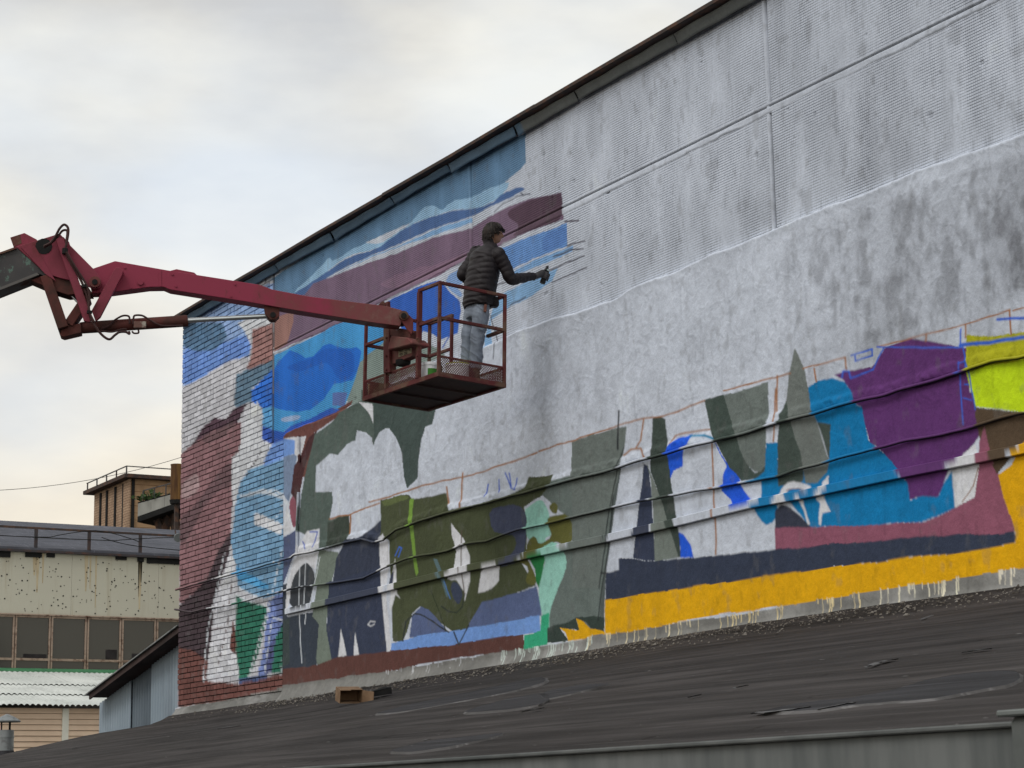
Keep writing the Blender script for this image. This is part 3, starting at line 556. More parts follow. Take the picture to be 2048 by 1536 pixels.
dtop = top[:, None] - Z; Y -= 0.012 * np.exp(-(dtop / 0.07) ** 2) * (0.5 + fbm(X * 5, Z * 5, 152, 3)); Y += 0.05 * np.clip(1 - dtop / 0.035, 0, 1) ** 2
foot = np.clip((3.42 - Z) / 0.25, 0, 1); Y -= 0.16 * foot ** 1.5 + foot * (b2 - 0.5) * 0.05            # felt upstand turned out at the bottom
lum = np.clip(1.0 - 0.0 * Y, 0, 1)
CAB_A = nums('359,1180 446.6,1155.8 530.4,1131.7 594,1115 598,1110 643.8,1100 687,1088.5 732.6,1078 758,1084.7 778.4,1079.6 803.7,1059.3 834,1049 900,1026 976.4,1008.5 1042,990.7 1080,980.6 1160,957.7 1241,937.4 1292,922 1342.8,907 1373,898 1434,884 1510.4,863.8 1566,846 1627,830.8 1721,805.7 1782,793 1858,767.6 1939.3,742 1997.7,724.4 2048,716.8')
CAB_B = nums('356.5,1219.3 390.8,1225.6 416,1218 467,1210.4 527.9,1192.6 568.5,1183.7 619,1172 695.5,1163.4 736,1155.8 780,1135 823.5,1117.4 876,1108 902,1102 932.7,1089.5 983.4,1083 1014,1071.7 1052,1057.8 1100,1049 1226,1016 1281.9,1006 1347.9,990.7 1447,975.5 1485,966.6 1566,954 1604,940 1662.6,925 1764,899.6 1832.7,881.8 1959.6,853.9 2048,828.5')
RAIL = nums('580,1224 766.6,1181 942.8,1137.7 1003.8,1125 1123,1098.4 1217,1079.3 1269,1067 1350.4,1049 1505.3,1011 1629.7,988 1802,950.8 1957,920.3 2048,902')
wa = np.array([on_y(*p)[[0, 2]] for p in CAB_A]); wb = np.array([on_y(*p)[[0, 2]] for p in CAB_B]); wr = np.array([on_y(*p)[[0, 2]] for p in RAIL])
za = np.interp(xs, wa[:, 0], wa[:, 1])[:, None]; band = np.exp(-((Z - za - 0.055) / 0.05) ** 4) * (X > -26.5)
Y -= band * (0.008 + 0.045 * (fbm(X * 9, Z * 9, 156, 3) - 0.35).clip(0, 1))                          # mortar smeared over the cable
co, q, cc = skirt(np.stack([X, Y, Z], -1), sample(X, Z), 0.07)
link('plaster_coat', fast_mesh('plaster_coat', co, q, cc), M_PLASTER, building, True)
# bricks
def brick_mesh(x0, x1, z0, z1, y):
    n = 5 if x1 - x0 > 0.2 else 3; e = 0.006; us = np.linspace(x0, x1, n); vs = np.array([z0, (z0 + z1) / 2, z1]); j = lambda: random.uniform(-0.003, 0.003)
    P = np.zeros((n, 3, 3)); ta, tb = j(), j()
    for i, u in enumerate(us):
        for k, v in enumerate(vs): P[i, k] = (u + (j() if 0 < i < n - 1 else 0) + (v - z0) * ta, y + j() * 0.6, v + (u - x0) * tb * 0.6 + (j() if k != 1 else 0))
    fr = P.copy(); cx, cz = (x0 + x1) / 2, (z0 + z1) / 2
    C = sample(P[..., 0], P[..., 2]) * random.uniform(0.78, 1.14)
    ring = [(i, 0) for i in range(n)] + [(n - 1, 1)] + [(i, 2) for i in range(n - 1, -1, -1)] + [(0, 1)]
    idx = [i * 3 + k for i, k in ring]; co = P.reshape(-1, 3); bk = co[idx].copy(); bk[:, 1] = 0.05
    kx = np.sign(bk[:, 0] - cx); kz = np.sign(np.round(bk[:, 2] - cz, 2)); bk[:, 0] += kx * 0.002; bk[:, 2] += kz * 0.002
    K = len(idx); b = len(co); q = np.array([[idx[i], idx[(i + 1) % K], b + (i + 1) % K, b + i] for i in range(K)])
    return np.vstack([co, bk]), np.vstack([grid_quads(n, 3, True), q]), np.vstack([C.reshape(-1, 3), C.reshape(-1, 3)[idx] * 0.7])
CH_, BW, MT = 0.082, 0.270, 0.0165
allb = []; row = 0; z = 3.30
while z + CH_ < TOPZ + 0.02:
    xr = -27.215 if z > 6.98 else -26.745; hdr = row % 7 == 3; w = BW / 2 if hdr else BW
    x = WX0 if (row % 2 == 0 or hdr) else WX0 - BW / 2
    while x < xr - 0.03:
        a0, a1 = max(x, WX0), min(x + w, xr)
        if a1 - a0 > 0.04: allb.append((a0 + (MT / 2 if a0 > WX0 else 0), a1 - MT / 2, z + MT / 2, z + CH_ - MT / 2, random.uniform(-0.004, 0.003)))
        x += w
    z += CH_; row += 1
order = sorted(range(len(allb)), key=lambda i: -(allb[i][1] - allb[i][0]) * (1.0 + 0.03 * allb[i][1]) + (9 if 8.5 < allb[i][2] else 0))
near = set(order[:300]); rest = ([], [], []); base = 0
for i, bk in enumerate(allb):
    co, q, cc = brick_mesh(*bk)
    if i in near: link('brick', fast_mesh('brick', co, q, cc, True), M_BRICK, building)
    else:
        rest[0].append(co); rest[1].append(q + base); rest[2].append(cc); base += len(co)
tag(link('brickwork', fast_mesh('brickwork', np.vstack(rest[0]), np.vstack(rest[1]), np.vstack(rest[2]), True), M_BRICK, building), kind='stuff')
def mortar(xa, xb, za, zb):
    xs = cols(xa, xb, 2.0); zs = np.linspace(za, zb, int((zb - za) / 0.02)); X, Z = np.meshgrid(xs, zs, indexing='ij'); Y = 0.012 + (fbm(X * 30, Z * 30, 160, 2) - 0.5) * 0.006
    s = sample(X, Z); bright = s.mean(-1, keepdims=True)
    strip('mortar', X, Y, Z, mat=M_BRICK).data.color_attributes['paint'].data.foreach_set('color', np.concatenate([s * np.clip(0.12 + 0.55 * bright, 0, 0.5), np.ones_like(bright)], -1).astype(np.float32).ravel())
mortar(WX0 + 0.004, -27.20, 6.98, TOPZ); mortar(WX0 + 0.004, -26.70, 3.2, 6.98)
# felt upstand at the foot of the brick
xs = cols(WX0 - 0.05, -26.70, 2.0); tt = np.linspace(0, 1, 26); X, T = np.meshgrid(xs, tt, indexing='ij'); Z = 3.12 + 0.24 * T + (fbm(X * 2, T, 165, 3) - 0.5) * 0.04 * T; Y = -0.02 - 0.17 * (1 - T) ** 1.6 - (fbm(X * 5, T * 3, 168, 3) - 0.5) * 0.05
strip('felt_upstand', X, Y, Z, 0.85, M_PLASTER)
# metal channel
def channel():
    xs = np.arange(wr[0, 0], WX1, 0.03); zc = np.interp(xs, wr[:, 0], wr[:, 1]); zc[xs > wr[-1, 0]] = wr[-1, 1]
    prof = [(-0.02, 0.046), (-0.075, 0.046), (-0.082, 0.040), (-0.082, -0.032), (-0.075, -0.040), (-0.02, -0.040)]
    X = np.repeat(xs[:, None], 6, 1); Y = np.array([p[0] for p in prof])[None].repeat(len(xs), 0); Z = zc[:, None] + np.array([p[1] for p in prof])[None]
    kk = np.ones((len(xs), 6, 1)); kk[:, 5] = 0.05; kk[:, 4] = 0.5  # shade under the channel painted into its lower vertex colours
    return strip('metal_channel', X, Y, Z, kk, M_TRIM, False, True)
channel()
for pts in ((604, 872, 606, 925), (604, 985, 601, 1108)):
    a_, b_ = on_y(pts[0], pts[1]), on_y(pts[2], pts[3]); zs_ = np.linspace(a_[2], b_[2], 40); mb = MB().tube([(a_[0] + (b_[0] - a_[0]) * t + 0.008 * math.sin(t * 9), -0.06, z) for t, z in zip(np.linspace(0, 1, 40), zs_)], 0.022, 8)
    o = mb.build('conduit', M_TRIM, building, True); V = np.zeros(len(o.data.vertices) * 3, np.float32); o.data.vertices.foreach_get('co', V); V = V.reshape(-1, 3); at = o.data.color_attributes.new('paint', 'FLOAT_COLOR', 'POINT'); c4 = np.ones((len(V), 4), np.float32); c4[:, :3] = sample(V[:, 0], V[:, 2]) * 0.85; at.data.foreach_set('color', c4.ravel())
# coping and the loose drip sheets under it
cp = MB(); x = WX0 - 0.22
while x < WX1:
    w = random.uniform(1.9, 2.1); dz = random.uniform(-0.006, 0.006); cp.hexa([(x, -0.20, 9.605 + dz), (x + w, -0.20, 9.605 - dz), (x + w, 0.6, 9.63), (x, 0.6, 9.63), (x, -0.20, 9.645 + dz), (x + w, -0.20, 9.645 - dz), (x + w, 0.6, 9.75), (x, 0.6, 9.75)]); x += w + 0.004
cp.build('coping', M_COPING, building)
MB().box((WX0 - 0.05, -0.02, 9.55), (WX1, 0.1, 9.603)).build('eaves_board', M_DARK, building)
x = WX0 + 0.02
while x < WX1 - 0.5:
    w = random.uniform(1.2, 2.1); xs_ = np.linspace(x, min(x + w, WX1), 24); t_ = np.linspace(0, 1, 5); X, T = np.meshgrid(xs_, t_, indexing='ij')
    lo = 9.485 + random.uniform(-0.02, 0.02) + (X - x) / w * random.uniform(-0.04, 0.03); Z = 9.59 + (lo - 9.59) * T; out = random.uniform(0.04, 0.07) + 0.02 * np.abs(np.sin((X - x) / w * 3.1)) * random.uniform(0.2, 1)
    Y = -0.11 + (0.11 - out) * T ** 0.8 + 0.006 * np.sin(X * 9)
    pb = np.where(X < -19.75, 1, 0)[..., None]; o = strip('drip_sheet', X, Y, Z)
    c = np.where(pb == 1, alb(78, 100, 120), alb(92, 96, 96)) * (0.8 + 0.4 * fbm(X * 5, Z * 9, 171, 3))[..., None]
    o.data.color_attributes['paint'].data.foreach_set('color', np.concatenate([c, np.ones_like(pb)], -1).astype(np.float32).ravel())
    so = o.modifiers.new('thick', 'SOLIDIFY'); so.thickness = 0.004
    x += w + random.uniform(0.01, 0.05)
# cables pinned along the wall, painted over with it
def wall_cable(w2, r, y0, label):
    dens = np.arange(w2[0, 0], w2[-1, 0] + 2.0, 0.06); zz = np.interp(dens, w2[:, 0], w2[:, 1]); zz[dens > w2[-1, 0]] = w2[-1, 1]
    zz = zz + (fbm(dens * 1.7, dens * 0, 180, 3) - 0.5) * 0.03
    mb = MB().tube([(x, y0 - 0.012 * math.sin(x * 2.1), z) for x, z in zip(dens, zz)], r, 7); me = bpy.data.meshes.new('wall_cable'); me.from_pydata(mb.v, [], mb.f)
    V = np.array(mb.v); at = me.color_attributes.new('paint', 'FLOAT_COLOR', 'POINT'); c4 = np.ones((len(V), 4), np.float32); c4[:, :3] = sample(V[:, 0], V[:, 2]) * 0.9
    under_shade = V[:, 2] < np.repeat(zz, 7) - r * 0.15; c4[under_shade, :3] = 0.008; at.data.foreach_set('color', c4.ravel())     # shadow line painted as black into the cable's lower half
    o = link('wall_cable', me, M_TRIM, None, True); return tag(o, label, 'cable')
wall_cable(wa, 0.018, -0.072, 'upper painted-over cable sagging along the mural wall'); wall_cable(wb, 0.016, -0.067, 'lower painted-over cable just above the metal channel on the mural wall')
# ------------------------------------------------------------------ ground and the low felt roof in front of the mural
M_GROUND = simple('yard_asphalt', (0.035, 0.035, 0.036), (0.07, 0.068, 0.065), 0.8, 0.95)
tag(MB().add([(-700, -700, 0), (700, -700, 0), (700, 700, 0), (-700, 700, 0)], [(0, 1, 2, 3)]).build('ground', M_GROUND), kind='structure')
def mat_felt(name, tint, stretch=(0.22, 3.6, 1.0), lo=0.6, hi=1.55):
    m, N, L, b = mat_new(name); n1 = noise_node(N, L, 1.6, 8, 0.62, sc3=stretch); n2 = noise_node(N, L, 70, 3, 0.7); n3 = noise_node(N, L, 0.5, 4, 0.5); n4 = noise_node(N, L, 4.0, 6, 0.7, sc3=(0.16, 3.5, 1.0))
    c = np.asarray(tint); base = ramp(N, L, n1.outputs[0], [(0.36, tuple(c * lo)), (0.50, tuple(c)), (0.66, tuple(c * hi))]).outputs[0]
    base = mix(N, L, 0.3, base, ramp(N, L, n3.outputs[0], [(0.35, tuple(c * 0.7)), (0.65, (c[0] * 1.35, c[1] * 1.28, c[2] * 1.22))]).outputs[0])
    base = mix(N, L, ramp(N, L, n4.outputs[0], [(0.57, (0, 0, 0)), (0.68, (0.7,) * 3)]).outputs[0], base, tuple(c * 2.3))
    base = mix(N, L, ramp(N, L, n2.outputs[0], [(0.6, (0, 0, 0)), (0.72, (0.5,) * 3)]).outputs[0], base, tuple(c * 1.9))
    L.new(base, b.inputs['Base Color']); b.inputs['Roughness'].default_value = 0.9; b.inputs['Specular IOR Level'].default_value = 0.15
    ad = N.new('ShaderNodeMath'); ad.operation = 'ADD'; L.new(n1.outputs[0], ad.inputs[0]); L.new(n2.outputs[0], ad.inputs[1]); bump(N, L, b, ad.outputs[0], 0.5, 0.012)
    return m
M_FELT = mat_felt('roofing_felt', (0.040, 0.0365, 0.0362), lo=0.42, hi=1.95); M_FELT2 = mat_felt('felt_patch', (0.036, 0.036, 0.040)); M_FELTE = mat_felt('felt_edge', (0.10, 0.098, 0.10))
SL = 0.22
def roof_edge(X): return np.interp(X, [-46, -40.4, -39.3, -36.4, -34.4, -31.5, -26, -20, -16, -8], [2.62, 2.88, 2.93, 3.05, 3.12, 3.16, 3.18, 3.24, 3.30, 3.30])
def roof_z(X, Y): return roof_edge(X) + SL * np.minimum(Y, 0.0) + 0.10 * np.clip((Y + 0.7) / 0.6, 0, 1) ** 2 * (np.asarray(X) > -31) * (Y < 0.2)
annex = empty('annex_building', (-22, -4, 0), 'low building with a dark sloping felt roof below the mural', 'building')
xs = np.concatenate([cols(-46, -3.0, 3.0)]); ys = np.concatenate([np.linspace(-8.0, -1.0, 110), np.linspace(-0.95, 0.7, 40)]); X, Y = np.meshgrid(xs, ys, indexing='ij')
lap = np.mod(Y + 0.15 * np.sin(X * 0.25) + 0.05 * np.sin(X * 1.1), 0.95)
Zr = roof_z(X, Y) + 0.030 * (fbm(X * 0.25, Y * 3, 200, 4) - 0.5) + 0.014 * (fbm(X * 1.0, Y * 9, 204, 3) - 0.5) + 0.008 * np.exp(-(lap / 0.03) ** 2)
link('roof', fast_mesh('roof', np.stack([X, Y, Zr], -1).reshape(-1, 3), grid_quads(*X.shape)), M_FELT, annex, True)
MB().box((-46, -7.95, 0), (-3.0, -7.7, 1.42)).build('wall', M_CONC, annex)
def roof_hit(x, y):
    lo, hi = 3.0, 70.0; d = ray(x, y)
    for t in np.arange(3.0, 70.0, 0.05):
        p = CAM_POS + d * t
        if p[1] > -8 and p[2] < roof_z(p[0], p[1]): return p
    return on_y(x, y, -0.3)
def roof_patch(z, s, mat=None, h=0.014):
    pts = [roof_hit(*p) for p in chaikin(zp(z, nums(s)), 2)]
    # widen to a densified ribbon that follows the roof
    h = 0.014
    P = [np.array([p[0], p[1], float(roof_z(p[0], p[1])) + h]) for p in pts]
    cx = sum(P) / len(P); mb = MB(); inner = [cx + (p - cx) * np.array([0.985, 0.93, 1.0]) for p in P]
    for p in inner: p[2] = float(roof_z(p[0], p[1])) + h
    n = len(P); mb.add(inner, [tuple(range(n))]); o = mb.build('felt_patch', mat or M_FELT2, annex)
    e = MB(); out = [np.array([p[0], p[1], float(roof_z(p[0], p[1])) - 0.006]) for p in P]; top = [p + (0, 0, 0.001) for p in inner]
    e.add(out + top, [(i, (i + 1) % n, n + (i + 1) % n, n + i) for i in range(n)]); e.build('patch_edge', M_FELTE, o)
roof_patch('C7', '800,866 1000,812 1300,745 1600,684 2048,580 2048,640 1700,725 1300,800 1000,852'); roof_patch('B8', '180,1140 500,1062 950,1020 1200,962 1500,872 2048,822 2048,920 1700,990 1400,1050 1000,1072 600,1122')
roof_patch('C7', '900,1122 1200,1042 1500,1010 1810,982 1500,1062 1100,1132'); roof_patch('C7', '1395,862 1600,795 1800,745 2048,700 2048,780 1800,832'); roof_patch('B7', '0,1150 250,1100 520,1080 300,1140 0,1210')
# blistered lifts of felt: short dark-lipped tears
M_LIFT = simple('lifted_felt', (0.07, 0.07, 0.072), (0.17, 0.17, 0.175), 5, 0.85)
for z, s, w in (('B8', '960,822 1060,785 1220,758', 0.05), ('B8', '1340,490 1450,452', 0.03), ('B8', '180,1140 400,1118 640,1092', 0.05), ('B8', '640,1110 800,1080 920,1062', 0.06), ('C7', '1180,1045 1240,1038', 0.04), ('Z8', '490,882 540,874', 0.06), ('Z8', '1480,750 1680,722', 0.05), ('B7', '970,1190 1090,1165', 0.03), ('B8', '60,965 190,935', 0.03), ('B8', '1620,720 1880,688', 0.03), ('C7', '1850,850 2048,812', 0.025)):
    pts = []
    for a_, b_ in zip(zp(z, nums(s))[:-1], zp(z, nums(s))[1:]):
        for t in np.linspace(0, 1, 6)[:-1]: pts.append(roof_hit(a_[0] + (b_[0] - a_[0]) * t, a_[1] + (b_[1] - a_[1]) * t))
    v = []; f = []; n = len(pts)
    for i, p in enumerate(pts):
        ww = w * math.sin(math.pi * (i + 0.6) / (n + 0.2)) * random.uniform(0.6, 1.2)
        for dy, dz in ((-ww, 0.004), (ww, -0.004), (0, 0.003)): v.append((p[0], p[1] + dy, float(roof_z(p[0], p[1] + dy)) + 0.016 + dz))
    for i in range(n - 1): f += [(3 * i, 3 * i + 3, 3 * i + 5, 3 * i + 2), (3 * i + 2, 3 * i + 5, 3 * i + 4, 3 * i + 1)]
    MB().add(v, f).build('lifted_felt', M_LIFT, annex)
# rubble swept against the wall
M_RUB = simple('rubble', (0.06, 0.05, 0.04), (0.34, 0.32, 0.29), 9, 0.95, pos=(0.3, 0.8))
rb = MB()
for i in range(2600):
    x = random.uniform(-27.5, -9.5) if random.random() < 0.8 else random.uniform(-30.8, -9); y = -0.14 - abs(random.gauss(0, 0.17)); s = random.uniform(0.004, 0.020) * (0.6 + 0.5 * random.random())
    zc = float(roof_z(x, y)) + s * 0.4 + 0.012; a1, a2 = random.uniform(0, 3), random.uniform(0.3, 1.2)
    ex = np.array([math.cos(a1), math.sin(a1), 0]) * s * random.uniform(1, 2.6); ey = np.array([-math.sin(a1), math.cos(a1), 0]) * s; ez = np.array([0.3 * s, 0.2 * s, s * a2]); o = np.array([x, y, zc]) - (ex + ey + ez) / 2
    rb.add([o, o + ex, o + ex + ey, o + ey, o + ez + ex * .3 + ey * .4, o + ez + ex * .8 + ey * .6], [(0, 3, 2, 1), (0, 1, 5, 4), (2, 3, 4, 5), (1, 2, 5), (3, 0, 4)])
tag(rb.build('rubble', M_RUB), 'crumbs of plaster and dirt along the foot of the mural wall', 'rubble', kind='stuff')
M_GRIT = simple('roof_grit', (0.02, 0.02, 0.021), (0.22, 0.215, 0.21), 6, 0.95, pos=(0.35, 0.75), bstr=0)
gt = MB()
for i in range(500):
    y = -7.6 + 7.2 * random.random(); x = random.uniform(-34, -4); s = random.uniform(0.003, 0.009); l = s * random.uniform(2, 9); a1 = random.gauss(0, 0.25); zc = float(roof_z(x, y)) + 0.012
    ex = np.array([math.cos(a1), math.sin(a1), 0]) * l; ey = np.array([-math.sin(a1), math.cos(a1), SL]) * s; o = np.array([x, y, zc]); gt.add([o, o + ex * 0.9 - ey * .2, o + ex + ey * .6, o + ex * .4 + ey, o + ex * .4 + ey * .5 + np.array([0, 0, s * random.uniform(0.2, 0.6)])], [(0, 1, 4), (1, 2, 4), (2, 3, 4), (3, 0, 4)])
tag(gt.build('roof_grit', M_GRIT), 'scattered flakes and grit lying over the dark felt roof', 'grit', kind='stuff')
# near parapet, zinc capped, out at the eaves
M_ZINC = simple('zinc_parapet', (0.11, 0.12, 0.12), (0.17, 0.18, 0.178), 5.0, 0.7, 0.0, sc3=(2.2, 2.2, 0.35), bstr=0.12)
M_CAPZ = simple('dull_cap', (0.09, 0.097, 0.097), (0.14, 0.147, 0.145), 5.0, 0.95, bstr=0.1)
par = empty('parapet', (-8, -8.1, 0), 'grey metal-faced parapet at the near edge of the felt roof', 'parapet')
x = -14.0
while x < -3.4:
    w = min(5.3, -3.4 - x); MB().box((x, -8.22, 0.9), (x + w - 0.004, -8.0, 1.872)).build('facing_sheet', M_ZINC, par); MB().box((x - 0.002, -8.24, 1.8735), (x + w - 0.006, -7.98, 1.888)).build('cap_sheet', M_CAPZ, par, bevel=0.004); x += w
xe = on_y(1992, 1450, -8.32)[0]
MB().box((xe + 0.02, -8.3, 0.8), (-1.5, -7.9, 1.895)).build('end_block', simple('pale_block', (0.09, 0.1, 0.097), (0.15, 0.16, 0.157), 6, 0.8), par, bevel=0.012)
MB().box((xe, -8.32, 1.8965), (-1.5, -7.88, 1.912)).build('end_cap', simple('cap_zinc', (0.13, 0.145, 0.14), (0.17, 0.185, 0.18), 6, 0.8), par, bevel=0.004)

# ------------------------------------------------------------------ things on the felt roof
M_CARD = simple('cardboard', (0.20, 0.125, 0.075), (0.29, 0.19, 0.12), 7, 0.9, bstr=0.1)
def open_box(name, p, w, d, h, rz, tilt, label, mat, wall=0.006, flap=True, cat='box'):
    e = empty(name, p, label, cat); c, s = math.cos(rz), math.sin(rz); ex = np.array([c, s, 0]); ey = np.array([-s, c, 0]); ez = np.array([0, 0, 1.0]); ey2 = ey * math.cos(tilt) + ez * math.sin(tilt); ez2 = -ey * math.sin(tilt) + ez * math.cos(tilt); o = np.asarray(p) - ex * w / 2
    def pl(nm, a, b, cc, k): 
        MB().obox(a, b, cc, k).build(nm, mat, e)
    pl('bottom', o, ex * w, ey2 * d, ez2 * wall); pl('side', o + ez2 * wall, ex * wall, ey2 * d, ez2 * h); pl('side', o + ex * (w - wall) + ez2 * wall, ex * wall, ey2 * d, ez2 * h)
    pl('back', o + ey2 * (d - wall) + ex * wall + ez2 * wall, ex * (w - 2 * wall), ey2 * wall, ez2 * h); pl('top', o + ez2 * (h + wall), ex * w, ey2 * d, ez2 * wall)
    if flap: pl('flap', o + ex * w + ez2 * 0.01, ex * 0.1 - ey2 * 0.12, ez2 * h * 0.95, ex * 0.004); pl('flap', o + ez2 * (h + wall), -ey2 * 0.05 - ex * 0.02, ex * w * 0.5, ez2 * 0.004)
    return e
pb = roof_hit(702, 1409); pb[2] = float(roof_z(pb[0], pb[1])) + 0.012
open_box('cardboard_box', pb, 0.27, 0.24, 0.15, 1.35, 0.20, 'crushed open cardboard box lying on the felt roof', M_CARD)
ps = roof_hit(746, 1398); sc_ = MB(); zz = float(roof_z(ps[0], ps[1]))
sc_.hexa([ps + (-.22, -.10, .012), ps + (.05, -.16, .012), ps + (.22, .14, .05), ps + (-.08, .18, .06), ps + (-.20, -.10, .04), ps + (.06, -.15, .06), ps + (.2, .14, .13), ps + (-.07, .17, .15)])
tag(sc_.build('felt_scrap', simple('black_felt', (0.006, 0.006, 0.007), (0.014, 0.014, 0.014), 8, 0.95)), 'black folded scrap of roofing felt beside the cardboard box', 'scrap')
M_GALV = layered('galvanised', (0.26, 0.28, 0.29), (0.13, 0.13, 0.13), 5, 0.45, 0.4, thr=(0.5, 0.7), base2=(0.18, 0.2, 0.21))
vb = on_y(12, 1520, -0.5); kx = 0.0100; vent = empty('vent_pipe', (vb[0], vb[1], vb[2]), 'round metal vent pipe with a conical rain cap at the roof edge', 'vent pipe')
def ringz(mb, c, zr, n=20): mb.tube([(c[0], c[1], c[2] + z) for z, r in zr], [r for z, r in zr], n)
m_ = MB(); ringz(m_, vb, [(0.15, 0.135), (0.3, 0.132), (0.55, 0.13)]); m_.build('pipe', M_GALV, vent, True)
m_ = MB(); ringz(m_, vb, [(-0.4, 0.24), (0.02, 0.19), (0.16, 0.142), (0.17, 0.137)]); m_.build('collar', M_FELT2, vent, True)
m_ = MB(); ringz(m_, vb, [(0.695, 0.245), (0.715, 0.25), (0.78, 0.15), (0.845, 0.02)]); m_.build('rain_cap', M_GALV, vent, True)
m_ = MB(); ringz(m_, vb, [(0.40, 0.136), (0.42, 0.139), (0.44, 0.136)]); m_.build('clamp', M_GALV, vent, True)
for a in (0.3, 2.4, 4.5): MB().bar(vb + (0.1 * math.cos(a), 0.1 * math.sin(a), 0.5), vb + (0.1 * math.cos(a), 0.1 * math.sin(a), 0.72), 0.022).build('bracket', M_DARK, vent)

# ------------------------------------------------------------------ lean-to shed at the corner of the hall
M_CORR = layered('zinc_corrugated', alb(128, 140, 150), alb(92, 100, 108), 1.2, 0.6, 0.0, thr=(0.45, 0.75), sc3=(1, 1, 0.3), base2=alb(110, 122, 132)); M_CORR2 = layered('dull_corrugated', alb(92, 102, 112), alb(70, 78, 86), 1.2, 0.65, thr=(0.45, 0.75), sc3=(1, 1, 0.3), base2=alb(80, 90, 98))
shed = empty('lean_to_shed', (-34, 3, 0), 'lean-to shed of grey corrugated sheets at the corner of the mural hall', 'shed')
sa = on_y(360, 1254, 0.12); sb = on_y(178, 1391, 0.12); slope = (sa[2] - sb[2]) / (sa[0] - sb[0])
def top_at(X): return sb[2] + (X - sb[0]) * slope - 0.05
def corr_y(x0, x1, mat, y, amp=0.045):
    xs_ = np.arange(x0, x1, 0.013); z0 = 2.3; n = len(xs_); V = []; 
    ys_ = y - amp * 1.6 * np.abs(np.sin(xs_ * math.pi / 0.125)) ** 0.6; tz = top_at(xs_) 
    V = np.concatenate([np.stack([xs_, ys_, np.full(n, z0)], -1), np.stack([xs_, ys_, tz], -1)]); i = np.arange(n - 1)
    link('corrugated_sheet', fast_mesh('corrugated_sheet', V, np.stack([i, i + 1, n + i + 1, n + i], -1)), mat, shed, True)
xa, xb, xc, xd = [on_y(q, 1420, 0.5)[0] for q in (204, 262, 311, 372)]
corr_y(xa, xb + 0.2, M_CORR, 0.50); corr_y(xb - 0.05, xc + 0.2, M_CORR2, 0.53); corr_y(xc, xd, M_CORR, 0.49)
MB().box((xa - 0.01, 0.56, 0), (WX0 - 0.05, 5.5, 2.9)).build('back_wall', M_CONC, shed)
M_FASC = simple('brown_fascia', (0.035, 0.025, 0.024), (0.07, 0.045, 0.042), 3, 0.8); e1 = np.array([sa[0] - sb[0], 0, sa[2] - sb[2]])
MB().obox(np.array([sb[0], 0.12, sb[2] - 0.07]), e1 * 1.01, (0, 0.03, 0), (0, 0, 0.085)).build('fascia_board', M_FASC, shed)
MB().obox(np.array([sb[0], 0.15, sb[2] - 0.035]), e1 * 1.01, (0, 5.6, 0), (0, 0, 0.03)).build('soffit', M_FASC, shed)
MB().obox(np.array([sb[0] - 0.12, 0.08, sb[2] + 0.0]), e1 * 1.02, (0, 5.7, 0), (0, 0, 0.022)).build('roof_sheet', M_GALV, shed)

# ------------------------------------------------------------------ white mosaic-clad building, left background
def mat_mosaic():
    m, N, L, b = mat_new('stained_white_mosaic'); tc = N.new('ShaderNodeTexCoord'); mp = N.new('ShaderNodeMapping'); mp.inputs['Rotation'].default_value = (math.radians(90), 0, math.radians(90)); L.new(tc.outputs['Object'], mp.inputs[0])
    br = N.new('ShaderNodeTexBrick'); br.offset = 0.0; br.inputs['Scale'].default_value = 1; br.inputs['Brick Width'].default_value = 0.06; br.inputs['Row Height'].default_value = 0.04; br.inputs['Mortar Size'].default_value = 0.0028; br.inputs['Mortar Smooth'].default_value = 0.4
    br.inputs['Color1'].default_value = alb4(204, 201, 190); br.inputs['Color2'].default_value = alb4(210, 208, 198); br.inputs['Mortar'].default_value = alb4(150, 148, 136); L.new(mp.outputs[0], br.inputs['Vector'])
    n = noise_node(N, L, 1.1, 6, 0.6, sc3=(1, 3.2, 0.22)); st = ramp(N, L, n.outputs[0], [(0.54, (0, 0, 0)), (0.78, (0.7,) * 3)]).outputs[0]; c = mix(N, L, st, br.outputs['Color'], alb4(120, 108, 86))
    n2 = noise_node(N, L, 0.6, 4); c = mix(N, L, ramp(N, L, n2.outputs[0], [(0.5, (0, 0, 0)), (0.75, (0.4,) * 3)]).outputs[0], c, alb4(150, 150, 136))
    L.new(c, b.inputs['Base Color']); b.inputs['Roughness'].default_value = 0.7; bump(N, L, b, br.outputs['Fac'], -0.3, 0.006); return m
M_MOS = mat_mosaic(); M_RUSTFR = layered('rusty_window_frame', alb(132, 116, 104), alb(80, 60, 50), 6, 0.8, thr=(0.5, 0.66)); M_BITUM = mat_felt('blue_grey_roof', (0.085, 0.09, 0.11), stretch=(5, 0.7, 1)); M_POST = layered('old_railing', (0.05, 0.045, 0.05), (0.09, 0.05, 0.04), 4, 0.8, thr=(0.5, 0.65))
wb_ = empty('clad_building', (-62, 8, 0), 'old building with stained white mosaic cladding, window band and dark roof', 'building'); BX = -60.0
YA, YB = -6.0, 16.0
MB().box((BX - 9, YA, 0), (BX - 0.25, YB, 7.6)).build('wall', M_CONC, wb_)
for k in range(8):
    y0 = YA + k * 2.75; MB().box((BX - 0.35, y0 + 0.004, 7.63), (BX, y0 + 2.746, 9.52)).build('cladding_panel', M_MOS, wb_)
MB().hexa([(BX + 0.12, YA, 9.525), (BX + 0.12, YB, 9.525), (BX - 8, YB, 11.45), (BX - 8, YA, 11.45), (BX + 0.12, YA, 9.60), (BX + 0.12, YB, 9.60), (BX - 8, YB, 11.53), (BX - 8, YA, 11.53)]).build('roof', M_BITUM, wb_)
MB().box((BX - 0.02, YA, 9.46), (BX + 0.16, YB, 9.524)).build('gutter', M_POST, wb_)
